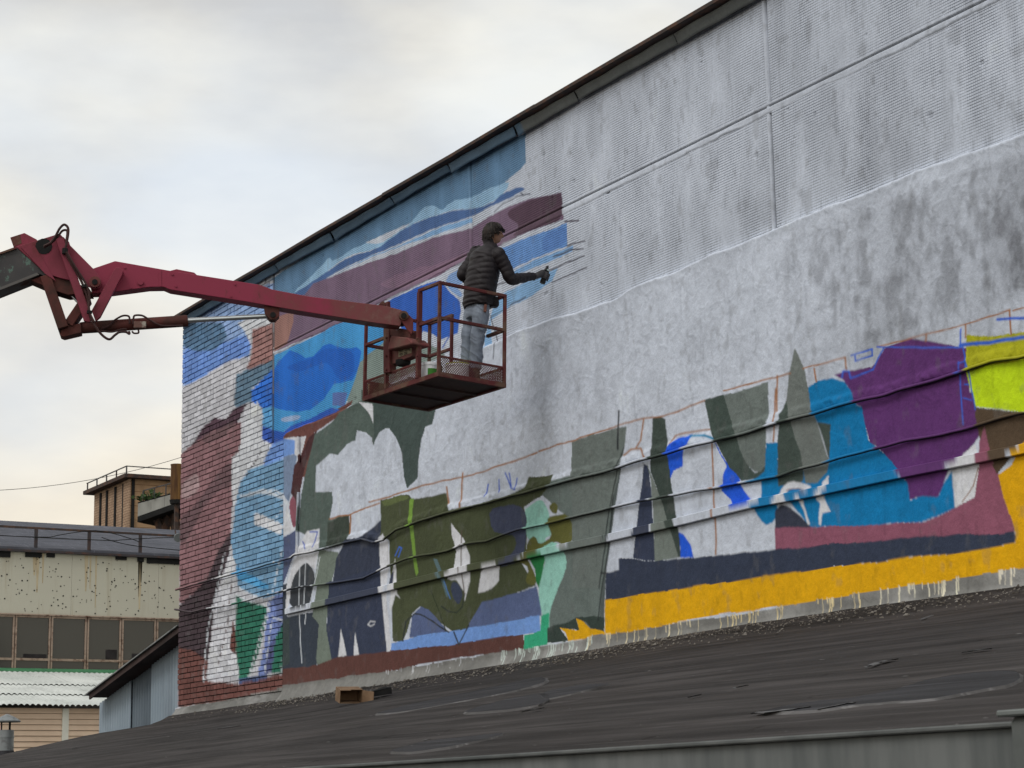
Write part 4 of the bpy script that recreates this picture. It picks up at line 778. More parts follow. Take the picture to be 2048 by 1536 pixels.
for y0, w, h in ((4.2, .5, .12), (5.35, .5, .18), (6.95, .25, .12), (6.3, .5, .14), (9.1, .35, .1), (9.8, .2, .13), (10.1, 1.4, .16)): MB().box((BX + 0.004, y0, 9.46 - h), (BX + 0.05, y0 + w, 9.458)).build('loose_flashing', M_DARK, wb_)
posts = [on_x(q, 1070, BX + 0.1)[1] for q in (-36, 72.3, 178.7, 281, 386)]
for y in posts: MB().box((BX + 0.06, y - 0.045, 9.6), (BX + 0.13, y + 0.045, 10.17)).build('railing_post', M_POST, wb_)
MB().bar((BX + 0.1, YA, 10.22), (BX + 0.1, YB, 10.16), 0.05, 0.06).build('top_rail', M_COPING, wb_)
def droop(ya, yb, za, zb, sag, mid=None, r=0.014):
    return [(BX + 0.16, ya + (yb - ya) * t, za + (zb - za) * t - sag * 4 * t * (1 - t)) for t in np.linspace(0, 1, 14)]
for nm, pts, lab in (('railing_cable', droop(4.0, 7.0, 9.98, 9.93, 0.05) + droop(7.0, 8.4, 9.93, 10.2, -0.03)[1:] + droop(8.4, 9.8, 10.2, 9.92, -0.05)[1:], 'black cable climbing to the top rail of the old roof railing'),
                     ('railing_cable', droop(4.0, 9.0, 9.92, 9.92, 0.02) + droop(9.0, 12, 9.92, 10.15, -0.05)[1:], 'black cable strung level along the old roof railing'), ('railing_cable', droop(8.6, 10.0, 10.0, 9.78, 0.05) + droop(10.0, 12, 9.78, 9.72, 0.02)[1:], 'black cable sagging low at the right end of the railing')):
    tag(MB().tube(pts, 0.013, 6).build(nm, M_DARK, None, True), lab, 'cable', 'cables on the roof railing')
M_GLASS, gN, gL, gB = mat_new('dim_window_glass'); gB.inputs['Base Color'].default_value = (0.035, 0.036, 0.033, 1); gB.inputs['Roughness'].default_value = 0.12; gB.inputs['Specular IOR Level'].default_value = 0.5
gn = noise_node(gN, gL, 1.2, 3); bump(gN, gL, gB, gn.outputs[0], 0.05, 0.02)
M_REFLDK = simple('painted_reflection', (0.015, 0.013, 0.014), (0.03, 0.026, 0.027), 3, 0.9)
edges = [on_x(q, 1280, BX)[1] for q in (-113.0, -42.0, 29.3, 101.6, 173.8, 243.0, 312.5, 382, 452)]
for ya, yb in zip(edges[:-1], edges[1:]):
    fr = MB(); t = 0.05
    fr.box((BX - 0.08, ya + 0.012, 5.9), (BX + 0.0, ya + t + .012, 7.59)).box((BX - 0.08, yb - t - .012, 5.9), (BX, yb - .012, 7.59)).box((BX - 0.078, ya + t, 7.53), (BX - 0.002, yb - t, 7.588)).box((BX - 0.078, ya + t, 6.26), (BX - 0.002, yb - t, 6.33))
    f = fr.build('window_frame', M_RUSTFR, wb_)
    MB().box((BX - 0.05, ya + t + .013, 6.335), (BX - 0.04, yb - t - .013, 7.525)).build('pane', M_GLASS, f); MB().box((BX - 0.05, ya + t + .013, 5.9), (BX - 0.04, yb - t - .013, 6.255)).build('pane', M_GLASS, f)
MB().box((BX - 0.3, YA, 7.592), (BX + 0.05, YB, 7.628)).build('lintel_strip', M_RUSTFR, wb_)
for yc, w, h in ((9.05, .35, .3), (10.0, .6, .2), (6.7, .7, .12)): MB().box((BX - 0.035, yc - w / 2, 6.335), (BX - 0.030, yc + w / 2, 6.335 + h)).build('reflection_patch', M_REFLDK, wb_, bevel=0.002)  # thin dark sheets standing in for reflections low on the panes
# dark pegs where tiles fell out
hole = MB()
for i in range(300):
    y, z = random.uniform(2, 13), random.uniform(7.66, 9.4); s = random.choice((0.012, 0.014, 0.02)); hole.box((BX + 0.001, y - s, z - s), (BX + 0.006, y + s, z + s))
tag(hole.build('missing_tiles', M_DARK, wb_), kind='stuff')
M_RUNS = simple('rust_run', alb(134, 120, 96), alb(156, 146, 124), 3, 0.9, sc3=(1, 1, 0.4))
for y in posts[1:4]:
    for k in range(3):
        yy = y + random.uniform(-0.05, 0.28); ln = random.uniform(0.5, 1.6); w = random.uniform(0.03, 0.075); MB().hexa([(BX + .001, yy - w * .3, 9.45 - ln), (BX + .004, yy - w * .3, 9.45 - ln), (BX + .004, yy + w * .3, 9.45 - ln), (BX + .001, yy + w * .3, 9.45 - ln), (BX + .001, yy - w, 9.45), (BX + .004, yy - w, 9.45), (BX + .004, yy + w, 9.45), (BX + .001, yy + w, 9.45)]).build('rust_run', M_RUNS, wb_)
lampy = on_x(352, 1072, BX + 0.3); lp = empty('floodlight', lampy, 'small pale floodlight on the end of the roof railing', 'lamp')
MB().tube([lampy + (0, 0, 0), lampy + (0.12, 0, -0.05), lampy + (0.2, 0, -0.08)], [0.06, 0.12, 0.14], 12).build('lamp_head', M_GALV, lp, True); MB().bar(lampy + (0, 0, 0.0), lampy + (-0.1, 0, 0.25), 0.03).build('bracket', M_POST, lp)

# ------------------------------------------------------------------ low extension with green ridge, corrugated roof and beige siding
ext = empty('siding_extension', (-57, 5, 0), 'low extension with pale corrugated roof, green ridge and beige siding', 'building'); EX = -54.0
M_WCORR = layered('pale_roof_sheet', alb(170, 173, 170), alb(134, 137, 134), 1.5, 0.6, thr=(0.5, 0.75), base2=alb(152, 156, 153)); M_GREEN = simple('green_ridge', alb(50, 94, 66), alb(62, 110, 78), 3, 0.6); M_SIDE = simple('beige_siding', alb(168, 148, 128), alb(180, 160, 140), 1.2, 0.7, bstr=0.05); M_TRIMW = simple('pale_trim', alb(178, 178, 168), alb(188, 188, 178), 3, 0.6)
R0 = np.array([BX + 0.06, 5.90]); R1 = np.array([EX + 0.30, 4.57])
def sheet_row(t0, t1, y0, y1, lift):
    ys_ = np.arange(y0, y1, 0.022); n = len(ys_); zz = 0.06 * np.abs(np.sin(ys_ * math.pi / 0.155)) ** 0.6 - 0.03 + lift; a_ = R0 + (R1 - R0) * t0; b_ = R0 + (R1 - R0) * t1; i = np.arange(n - 1)
    V = np.concatenate([np.stack([np.full(n, a_[0]), ys_, a_[1] + zz], -1), np.stack([np.full(n, b_[0]), ys_, b_[1] + zz + 0.015 + 0.006 * np.sin(ys_ * 3.1)], -1)])
    link('roof_sheet', fast_mesh('roof_sheet', V, np.stack([i, i + 1, n + i + 1, n + i], -1)), M_WCORR, ext, True)
for k in range(12):
    y0 = -3 + k * 1.1
    for t0, t1, lf in ((0, 0.46, 0.06), (0.43, 0.73, 0.045), (0.70, 1.0, 0.03)): sheet_row(t0, t1, y0, y0 + 1.14, lf + 0.003 * (k % 2))
MB().hexa([(BX + 0.03, -3, 5.93), (BX + 0.45, -3, 5.90), (BX + 0.45, 10.5, 5.90), (BX + 0.03, 10.5, 5.93), (BX + 0.03, -3, 6.03), (BX + 0.45, -3, 5.94), (BX + 0.45, 10.5, 5.94), (BX + 0.03, 10.5, 6.03)]).build('ridge_cap', M_GREEN, ext)
MB().box((BX + 0.5, -3, 0), (EX - 0.06, 10.2, 4.3)).build('wall', M_CONC, ext)
ytr = on_x(130, 1450, EX)[1]; PZ = 0.147
for sec, (y0, y1) in enumerate(((-3, ytr - 0.09), (ytr + 0.09, 10.2))):
    for k in range(16):
        zt = 4.56 - k * PZ; MB().hexa([(EX - 0.05, y0, zt - PZ), (EX + 0.028, y0, zt - PZ + 0.006), (EX + 0.028, y1, zt - PZ + 0.006), (EX - 0.05, y1, zt - PZ), (EX - 0.05, y0, zt - 0.004), (EX + 0.0, y0, zt - 0.004), (EX + 0.0, y1, zt - 0.004), (EX - 0.05, y1, zt - 0.004)]).build('siding_plank', M_SIDE, ext)
MB().box((EX - 0.05, ytr - 0.088, 2.0), (EX + 0.045, ytr + 0.088, 4.55)).build('trim_strip', M_TRIMW, ext)

# ------------------------------------------------------------------ brick tower, gallery, rusty stack, wire
def mat_brickface(name, c1, c2, cm, face):
    m, N, L, b = mat_new(name); tc = N.new('ShaderNodeTexCoord'); mp = N.new('ShaderNodeMapping'); mp.inputs['Rotation'].default_value = (math.radians(90), 0, 0 if face == 'y' else math.radians(90)); L.new(tc.outputs['Object'], mp.inputs[0])
    br = N.new('ShaderNodeTexBrick'); br.inputs['Scale'].default_value = 1; br.inputs['Brick Width'].default_value = 0.30; br.inputs['Row Height'].default_value = 0.11; br.inputs['Mortar Size'].default_value = 0.014; br.inputs['Color1'].default_value = tuple(c1) + (1,); br.inputs['Color2'].default_value = tuple(c2) + (1,); br.inputs['Mortar'].default_value = tuple(cm) + (1,); L.new(mp.outputs[0], br.inputs['Vector'])
    n = noise_node(N, L, 1.4, 6, 0.65, sc3=(1, 1, 0.5)); c = mix(N, L, ramp(N, L, n.outputs[0], [(0.48, (0, 0, 0)), (0.72, (0.7,) * 3)]).outputs[0], br.outputs['Color'], tuple(np.asarray(c1) * 0.5)); L.new(c, b.inputs['Base Color']); b.inputs['Roughness'].default_value = 0.9; bump(N, L, b, br.outputs['Fac'], -0.4, 0.01); return m
M_TB1 = mat_brickface('tower_brick_front', alb(132, 110, 92), alb(144, 122, 102), alb(100, 80, 64), 'y'); M_TB2 = mat_brickface('tower_brick_side', alb(128, 104, 80), alb(142, 116, 90), alb(96, 74, 52), 'x')
tower = empty('brick_tower', (-82, 20, 0), 'ochre brick tower block with roof railing rising behind the clad building', 'tower')
pc = on_depth(261, 957, 86); tx0 = on_y(188.5, 1000, pc[1])[0]; tz = pc[2]
MB().box((tx0, pc[1] + 0.05, 0), (pc[0] - 0.05, pc[1] + 12, tz - 0.05)).build('wall_core', M_CONC, tower)
MB().box((tx0, pc[1], 0), (pc[0] - 0.002, pc[1] + 0.048, tz)).build('front_wall', M_TB1, tower); MB().box((pc[0] - 0.048, pc[1] + 0.002, 0), (pc[0], pc[1] + 12, tz)).build('side_wall', M_TB2, tower)
MB().box((tx0 - 0.5, pc[1] - 0.35, tz), (pc[0] + 0.3, pc[1] + 12.3, tz + 0.16)).build('roof_slab', M_COPING, tower)
for q in (1035, 1100, 1185, 1268):
    xx = on_y(q * 0.1953, 1000, pc[1])[0]; MB().box((xx - 0.09, pc[1] - 0.05, 0), (xx + 0.09, pc[1] - 0.001, tz - 0.1)).build('drain_pipe', M_DARK, tower)
MB().box((on_y(249, 1000, pc[1])[0], pc[1] - 0.06, 0), (pc[0] + 0.05, pc[1] - 0.002, tz - 0.02)).build('corner_pier', M_TB1, tower); MB().box((pc[0] + 0.001, pc[1] + 0.05, 0), (pc[0] + 0.05, pc[1] + 0.18, tz - 0.02)).build('drain_pipe', M_DARK, tower)
M_RAILG = layered('grey_rail', (0.10, 0.10, 0.105), (0.08, 0.055, 0.045), 4, 0.7)
yr = pc[1] - 0.25; nx = 5
for k in range(nx): 
    xx = pc[0] + 0.2 + (tx0 - pc[0] - 0.4) * k / (nx - 1); MB().bar((xx, yr, tz + 0.16), (xx, yr, tz + 0.46), 0.05).build('railing_post', M_RAILG, tower)
for k in range(1, 6): yy = yr + k * 2.2; MB().bar((pc[0] + 0.2, yy, tz + 0.16), (pc[0] + 0.2, yy, tz + 0.46), 0.05).build('railing_post', M_RAILG, tower)
MB().bar((pc[0] + 0.2, yr, tz + 0.48), (tx0 - 0.3, yr, tz + 0.48), 0.04).build('hand_rail', M_RAILG, tower); MB().bar((pc[0] + 0.2, yr, tz + 0.48), (pc[0] + 0.2, pc[1] + 12, tz + 0.48), 0.04).build('hand_rail', M_RAILG, tower)
# gallery bridge
gal = empty('conveyor_gallery', (-74, 18, 0), 'grey concrete gallery bridge sloping from the tower behind the mural hall', 'bridge')
g0 = on_depth(275, 1033, 79); g1 = on_depth(410, 985, 78); up = np.array([0, 0, 1.0]); dn = (g1 - g0); nrm = np.cross(dn / np.linalg.norm(dn), up); nrm /= np.linalg.norm(nrm)
M_GAL = simple('gallery_concrete', alb(112, 112, 108), alb(132, 132, 128), 1.5, 0.85, sc3=(1, 1, 0.4))
gh = lambda t: 0.50 - 0.22 * t
for k in range(5):
    a_ = g0 + dn * (k / 5 + 0.002); b_ = a_ + dn * 0.196; ha, hb_ = gh(k / 5), gh(k / 5 + 0.2); q_ = -nrm * 1.6; MB().hexa([a_, b_, b_ + q_, a_ + q_, a_ + up * ha, b_ + up * hb_, b_ + q_ + up * hb_, a_ + q_ + up * ha]).build('side_panel', M_GAL, gal)
MB().obox(g0 + up * 0.502, dn - up * 0.22, -nrm * 1.6, up * 0.05).build('deck_edge', M_DARK, gal); MB().obox(g0 - up * 0.22, dn, -nrm * 1.5, up * 0.215).build('girder', M_DARK, gal)
for q, lean in ((0.18, 1.4), (0.34, -1.2), (0.42, 0.5), (0.55, 2.2), (0.68, -1.6)):
    a_ = g0 + dn * q - up * 0.2 - nrm * 0.6; MB().bar(a_, a_ + np.array([0, 0, -7]) + dn / np.linalg.norm(dn) * lean * 2, 0.28, 0.28).build('strut', M_COPING, gal)
r0 = g0 + up * 0.53 + dn * 0.08; MB().bar(r0 + up * 0.4, g0 + dn + up * 0.7, 0.04).build('hand_rail', M_RAILG, gal)
for k in range(6): pp = g0 + dn * (0.08 + k * 0.17) + up * (0.53 - 0.22 * (0.08 + k * 0.17)); MB().bar(pp, pp + up * 0.42, 0.04).build('railing_post', M_RAILG, gal)
M_LEAF = simple('weed_leaf', (0.03, 0.06, 0.02), (0.07, 0.12, 0.04), 9, 0.8)
lf = MB(); bc_ = g0 + dn * 0.16 + up * 0.55 - nrm * 0.3
for i in range(120):
    p = bc_ + np.array([random.gauss(0, .3), random.gauss(0, .3), abs(random.gauss(0.05, .12))]); a1 = np.array([random.gauss(0, 1) for _ in range(3)]) * 0.07; a2 = np.array([random.gauss(0, 1) for _ in range(3)]) * 0.05
    lf.add([p - a1, p + a2, p + a1, p - a2], [(0, 1, 2, 3)])
weed = empty('weed_shrub', bc_, 'small green shrub growing on the gallery bridge', 'shrub'); lf.build('foliage', M_LEAF, weed); MB().tube([bc_ - (0, 0, .1), bc_ + (0.03, 0, .35)], [0.03, 0.012], 6).build('stem', M_COPING, weed)
M_RUST = layered('rust_streaked', (0.12, 0.06, 0.03), (0.24, 0.13, 0.045), 1.6, 0.9, thr=(0.45, 0.62), sc3=(4, 4, 0.35), base2=(0.09, 0.045, 0.022))
sp_ = on_depth(353, 1000, 76); stk = empty('rusty_stack', sp_, 'short rusty iron pipe standing behind the corner of the mural hall', 'pipe')
m_ = MB(); ringz(m_, sp_, [(0, 0.225), (0.02, 0.232), (1.26, 0.225), (1.30, 0.24), (1.33, 0.24)], 18); m_.build('pipe', M_RUST, stk, True); m_ = MB(); ringz(m_, sp_, [(-0.15, 0.23), (-0.005, 0.26)], 18); m_.build('flange', M_DARK, stk, True)
MB().bar(sp_ - (0, 0, .1), sp_ - (0.2, -0.1, 6.5), 0.13).build('support', M_COPING, stk)
w0, w1 = on_depth(-40, 982, 44), on_depth(420, 895, 48)
tag(MB().tube([w0 + (w1 - w0) * t - np.array([0, 0, 0.22 * 4 * t * (1 - t)]) for t in np.linspace(0, 1, 16)], 0.006, 5).build('overhead_wire', M_DARK, None, True), 'thin overhead wire crossing the sky left of the hall', 'wire')
# ------------------------------------------------------------------ articulated boom lift
M_RED = layered('lift_red_paint', alb(110, 32, 53), alb(80, 38, 40), 2.6, 0.55, thr=(0.50, 0.72), base2=alb(98, 34, 48), spec=0.35); M_RED2 = layered('faded_red_paint', alb(92, 46, 46), alb(84, 62, 56), 3.0, 0.7, thr=(0.46, 0.66), base2=alb(84, 38, 38)); M_RUSTY = layered('rusty_frame', alb(76, 34, 35), alb(82, 64, 54), 5.0, 0.8, thr=(0.48, 0.62), base2=alb(62, 32, 31), spec=0.25)
M_FLOOR = layered('rusty_floor', alb(48, 36, 36), alb(62, 46, 42), 2.0, 0.85, thr=(0.45, 0.7)); M_STEEL, sN, sL, sB = mat_new('polished_rod'); sB.inputs['Base Color'].default_value = (0.62, 0.66, 0.68, 1); sB.inputs['Metallic'].default_value = 0.9; sB.inputs['Roughness'].default_value = 0.28
M_HOSE = simple('rubber_hose', (0.035, 0.014, 0.014), (0.06, 0.026, 0.024), 8, 0.6); M_BROWN = layered('brown_tube', alb(76, 38, 34), alb(50, 36, 32), 3, 0.75, thr=(0.45, 0.65))
def mat_boomdark():
    m, N, L, b = mat_new('dark_boom_paint'); n1 = noise_node(N, L, 9, 6, 0.7, sc3=(1, 1, 0.8)); n2 = noise_node(N, L, 2, 4); c = ramp(N, L, n2.outputs[0], [(0.35, alb4(46, 46, 48)), (0.65, alb4(62, 60, 60))]).outputs[0]
    L.new(mix(N, L, ramp(N, L, n1.outputs[0], [(0.57, (0, 0, 0)), (0.64, (0.6,) * 3)]).outputs[0], c, alb4(84, 110, 100)), b.inputs['Base Color']); b.inputs['Roughness'].default_value = 0.7; bump(N, L, b, n1.outputs[0], 0.2, 0.004); return m
M_BOOMDK = mat_boomdark(); M_GREYFL = layered('grey_flange', alb(84, 82, 80), alb(70, 48, 42), 4, 0.75)
def mat_boom():
    m, N, L, b = mat_new('weathered_boom_paint'); tc = N.new('ShaderNodeTexCoord'); dt = N.new('ShaderNodeVectorMath'); dt.operation = 'DOT_PRODUCT'; L.new(tc.outputs['Object'], dt.inputs[0]); dt.inputs[1].default_value = tuple(RIGHT)
    s0 = float(on_depth(420, 600, 22.3) @ RIGHT); s1 = float(on_depth(800, 630, 22.3) @ RIGHT)
    mr = N.new('ShaderNodeMapRange'); mr.inputs['From Min'].default_value = s0; mr.inputs['From Max'].default_value = s1; mr.inputs['To Min'].default_value = -0.25; mr.inputs['To Max'].default_value = 0.20; L.new(dt.outputs['Value'], mr.inputs['Value'])
    n1 = noise_node(N, L, 3.2, 8, 0.68); n2 = noise_node(N, L, 11, 6, 0.7, sc3=(1, 1, 0.35)); ad = N.new('ShaderNodeMath'); ad.operation = 'ADD'; L.new(n1.outputs[0], ad.inputs[0]); L.new(mr.outputs[0], ad.inputs[1])
    c = ramp(N, L, ad.outputs[0], [(0.35, alb4(112, 32, 54)), (0.52, alb4(100, 38, 48)), (0.68, alb4(92, 50, 49)), (0.84, alb4(100, 76, 70))]).outputs[0]
    c = mix(N, L, ramp(N, L, n2.outputs[0], [(0.60, (0, 0, 0)), (0.70, (0.55,) * 3)]).outputs[0], c, alb4(66, 34, 30)); L.new(c, b.inputs['Base Color']); b.inputs['Roughness'].default_value = 0.55; b.inputs['Specular IOR Level'].default_value = 0.35; bump(N, L, b, n1.outputs[0], 0.2, 0.004); return m
M_BOOM = mat_boom()
NB0 = on_depth(876.1, 751.7, 21.954)
CEX, CEY = None, None
_y, _t1, _t2 = 0.1024, -0.00875, -0.0382
CEX = np.array([-math.cos(_y), -math.sin(_y), _t1]); CEX /= np.linalg.norm(CEX); CEY = np.array([-math.sin(_y), math.cos(_y), _t2]); CEY -= CEX * (CEX @ CEY); CEY /= np.linalg.norm(CEY); CEZ = np.cross(CEY, CEX); CEZ = CEZ if CEZ[2] > 0 else -CEZ
CA, CB, CHH = 1.529, 0.898, 1.062
def cp(s, t, h): return NB0 + CEX * s + CEY * t + CEZ * h
lift = empty('boom_lift', (-27, -12, 0), 'dark red articulated boom lift reaching in with its work cage', 'boom lift')
beta = math.radians(8); EB = -RIGHT * math.cos(beta) - HEAD * math.sin(beta); NBV = -HEAD * math.cos(beta) + RIGHT * math.sin(beta)
BM = cp(0.70, -0.02, 0.0); 
def bp(x, y, off=0.0): return on_plane(x, y, BM + NBV * off, NBV)
def plate(name, z, s, near, thick, mat, parent=lift, bev=0.004):
    poly = [bp(x, y, near) for x, y in zp(z, nums(s))]; return MB().prism(poly, -NBV * thick).build(name, mat, parent, bevel=bev)
def pin(x, y, near, length, r, mat, parent, name='pin'):
    p = bp(x, y, near); o = MB().tube([p, p - NBV * length], r, 14).build(name, mat, parent, True); return o
up_b = plate('upper_boom', 'P', '186,537 230,522 335,540.5 520,569.5 545,579 619,593 772,612 803,620 810,628 800,652 746,645 594,621 492,603 340,579 327,573.5 298,574 216,585 183,586', 0.10, 0.20, M_BOOM)
plate('weld_plate', 'P', '318,541 323,541.8 323,573 318,573', 0.106, 0.012, M_BOOM, up_b, 0.001)
plate('wear_plate', 'Z4', '1340,478 1390,465 1530,492 1556,516 1540,520', 0.06, 0.12, M_RED, up_b); plate('end_plate', 'Z1', '1640,196 1670,168 1690,168 1695,205', 0.02, 0.05, M_RUSTY, up_b)
pin(281, 564, 0.125, 0.25, 0.032, M_RED, up_b); pin(241, 542.5, 0.20, 0.40, 0.03, M_RED, up_b)
low_b = MB(); q = [bp(x, y, 0.13) for x, y in zp('Z4', nums('-260,430 120,298 300,300 430,520 350,522 300,500 -260,722'))]; low_b = low_b.prism(q, -NBV * 0.26).build('lower_boom', M_BOOMDK, lift, bevel=0.006)
MB().prism([bp(x, y, 0.16) for x, y in zp('Z4', nums('-260,425 120,290 130,302 -260,440'))], -NBV * 0.32).build('flange', M_RUSTY, low_b); MB().prism([bp(x, y, 0.16) for x, y in zp('Z4', nums('-260,712 290,494 310,508 -260,734'))], -NBV * 0.32).build('flange', M_GREYFL, low_b)
# the run of the lower boom down to its turret outside the picture
e0, e1_ = bp(*zp('Z4', [(-260, 575)])[0]), None; dirb = bp(*zp('Z4', [(-260, 575)])[0]) - bp(*zp('Z4', [(100, 440)])[0]); dirb /= np.linalg.norm(dirb); dirb = dirb * np.array([1, 1, 1]) ; dirb[2] -= 0.35; dirb /= np.linalg.norm(dirb); tl = (e0[2] - 1.6) / -dirb[2]; e2 = e0 + dirb * tl
MB().bar(e0 - dirb * 0.15, e2, 0.4, 0.3, NBV).build('boom_section', M_BOOMDK, lift); MB().tube([(e2[0], e2[1], 0.0), (e2[0], e2[1], 0.9), (e2[0], e2[1], 1.75)], [0.9, 0.7, 0.4], 16).build('turret', M_RED, lift, True)
kn = plate('knuckle', 'Z4', '128,290 440,194 480,205 545,250 560,400 545,552 470,535 360,500', 0.145, 0.29, M_RED)
tb = plate('tab', 'Z4', '82,216 192,180 290,232 300,270 110,300', -0.10, 0.03, M_RED); tb2 = plate('tab_end', 'Z4', '80,216 160,190 172,262 108,294', -0.097, 0.036, M_RUSTY, tb)
pin(87.5, 492.5, 0.150, 0.10, 0.088, M_DARK, kn, 'hose_opening')
gus = plate('gusset', 'Z4', '165,292 262,262 440,560 352,500', 0.157, 0.010, M_RED, kn, 0.001)
lk = plate('link_plate', 'Z4', '452,192 480,195 525,250 735,462 795,540 802,585 785,612 740,624 690,600 560,420', 0.175, 0.028, M_RED); plate('link_plate', 'Z4', '452,192 480,195 525,250 735,462 795,540 802,585 785,612 740,624 690,600 560,420', -0.15, 0.028, M_RED)
pin(122.5, 481, 0.20, 0.4, 0.045, M_RED, lk); pin(189.5, 563.5, 0.21, 0.42, 0.06, M_RED2, lk); pin(189.5, 563.5, 0.225, 0.43, 0.03, M_DARK, lk)
plate('strut', 'Z4', '440,232 462,215 500,222 560,380 722,842 708,884 660,872', 0.235, 0.045, M_RED); plate('strut', 'Z4', '440,232 500,222 560,380 722,842 708,884 660,872', -0.19, 0.045, M_BROWN)
plate('strut', 'Z4', '905,458 940,452 972,475 962,512 790,842 752,874 722,790', 0.205, 0.06, M_RED); plate('strut', 'Z4', '905,458 972,475 962,512 790,842 752,874 722,790', -0.15, 0.06, M_BROWN)
vt = MB(); vt.bar(bp(*zp('Z4', [(365, 540)])[0]), bp(*zp('Z4', [(505, 950)])[0]), 0.115, 0.30, NBV); vt.build('bracket_arm', M_BROWN, lift, bevel=0.006)
vt = MB(); vt.bar(bp(*zp('Z4', [(690, 700)])[0]), bp(*zp('Z4', [(545, 915)])[0]), 0.10, 0.22, NBV); vt.build('bracket_arm', M_BROWN, lift, bevel=0.006)
plate('heel', 'Z4', '470,985 500,905 560,900 640,892 640,965 500,998', 0.09, 0.18, M_BROWN)
plate('belly_plate', 'Z4', '240,552 350,512 540,556 700,612 730,660 640,655 540,668 420,632 330,590', 0.12, 0.24, M_BROWN)
br_ = MB().tube([bp(*zp('Z4', [p])[0]) for p in ((630, 930), (660, 927), (1400, 878), (1470, 873), (1480, 872))], [0.060, 0.064, 0.064, 0.064, 0.056], 18).build('cylinder_barrel', M_BROWN, lift, True)
MB().tube([bp(376, 641), bp(538, 632)], 0.027, 14).build('cylinder_rod', M_STEEL, lift, True)
plate('clevis', 'Z1', '742,205 862,195 862,282 832,312 790,312 752,272', 0.07, 0.14, M_BROWN); pin(546, 629, 0.085, 0.17, 0.03, M_DARK, lift)
pr = bp(*zp('Z4', [(1055, 910)])[0], 0.07); MB().obox(pr - EB * 0.0 - np.array([0, 0, .035]), -EB * 0.13, NBV * 0.05, (0, 0, 0.07)).build('valve_block', layered('worn_block', alb(86, 62, 56), alb(130, 124, 116), 8, 0.7, thr=(0.5, 0.6)), lift, bevel=0.004)
MB().tube([bp(*zp('Z4', [(455, 560)])[0], 0.05), bp(*zp('Z4', [(610, 725)])[0], 0.05)], 0.012, 10).build('slim_rod', M_STEEL, lift, True)
def curve_pts(P, n=8):
    P = [np.asarray(p, float) for p in P]; out = []
    for i in range(len(P) - 1):
        p0 = P[max(i - 1, 0)]; p1 = P[i]; p2 = P[i + 1]; p3 = P[min(i + 2, len(P) - 1)]
        for t in np.linspace(0, 1, n, endpoint=False): out.append(0.5 * ((2 * p1) + (-p0 + p2) * t + (2 * p0 - 5 * p1 + 4 * p2 - p3) * t * t + (-p0 + 3 * p1 - 3 * p2 + p3) * t ** 3))
    return out + [P[-1]]
for s, r, off in (('345,285 400,255 440,200 470,145 505,115 535,140 535,200 515,300 510,325', 0.014, 0.24), ('345,295 400,262 450,215 490,165 525,160 530,190 520,260 512,325', 0.013, 0.22), ('512,325 560,420 640,560 690,690 705,810 740,900 800,980 860,1018 905,985 940,962 990,960 1018,975 1015,955', 0.014, 0.26), ('522,330 600,460 680,590 705,690 700,790 740,880', 0.013, 0.28),
                  ('800,935 860,910 900,870 960,835 1005,833 1020,850 1020,895', 0.011, 0.09), ('1050,900 1052,850 1065,830 1120,832 1170,860 1240,900 1300,912 1440,910', 0.011, 0.09), ('790,950 880,960 960,940 1000,940', 0.010, 0.09), ('1040,955 1055,970 1090,968 1090,945', 0.010, 0.09)):
    MB().tube(curve_pts([bp(x, y, off) for x, y in zp('Z4', nums(s))]), r, 7).build('hose', M_HOSE, lift, True)
c0 = bp(*zp('Z4', [(512, 325)])[0], 0.25); MB().tube([c0 - (0, 0, .03), c0 + (0, 0, .03)], 0.032, 10).build('hose_clamp', M_DARK, lift)
for k, (x, y) in enumerate(zp('Z4', [(705, 805), (665, 600)])): c0 = bp(x, y, 0.27); MB().tube([c0 - (0, 0, .015), c0 + (0, 0, .015)], 0.03, 10).build('hose_clamp', M_DARK, lift)
# --- the work cage
cage_e = MB(); FT = 0.05
cage_e.obox(cp(0, 0, 0), CEX * CA, CEY * 0.04, CEZ * FT).obox(cp(0, CB - 0.04, 0), CEX * CA, CEY * 0.04, CEZ * FT).obox(cp(0, 0.04, 0), CEX * 0.04, CEY * (CB - 0.08), CEZ * FT).obox(cp(CA - 0.04, 0.04, 0), CEX * 0.04, CEY * (CB - 0.08), CEZ * FT)
cage = cage_e.build('cage', M_RUSTY, lift)
MB().obox(cp(0.04, 0.04, 0.022), CEX * (CA - 0.08), CEY * (CB - 0.08), CEZ * 0.012).build('floor_plate', M_FLOOR, cage)
for s in (0.50, 0.99): MB().obox(cp(s, 0.04, 0.0), CEX * 0.04, CEY * (CB - 0.08), CEZ * 0.0215).build('floor_joist', M_FLOOR, cage)
PW = 0.034
def cbar(name, a, b, w=PW, mat=None): return MB().bar(cp(*a), cp(*b), w, w, CEZ).build(name, mat or M_RUSTY, cage, bevel=0.003)
TOP = CHH - 0.02; MID = 0.65; i_ = PW / 2
f27, f69 = 0.27 * CA, 0.69 * CA; fr_ = CA * 0.69
for s, t, h, w in ((i_, i_, TOP, PW), (CA - i_, i_, TOP, PW), (i_, CB - i_, TOP, PW), (CA - i_, CB - i_, TOP, PW), (f27, i_, TOP, 0.05), (f69, i_, TOP, 0.042), (fr_, CB - i_, TOP, PW)):
    cbar('post', (s, t, FT), (s, t, h - 0.018), w)
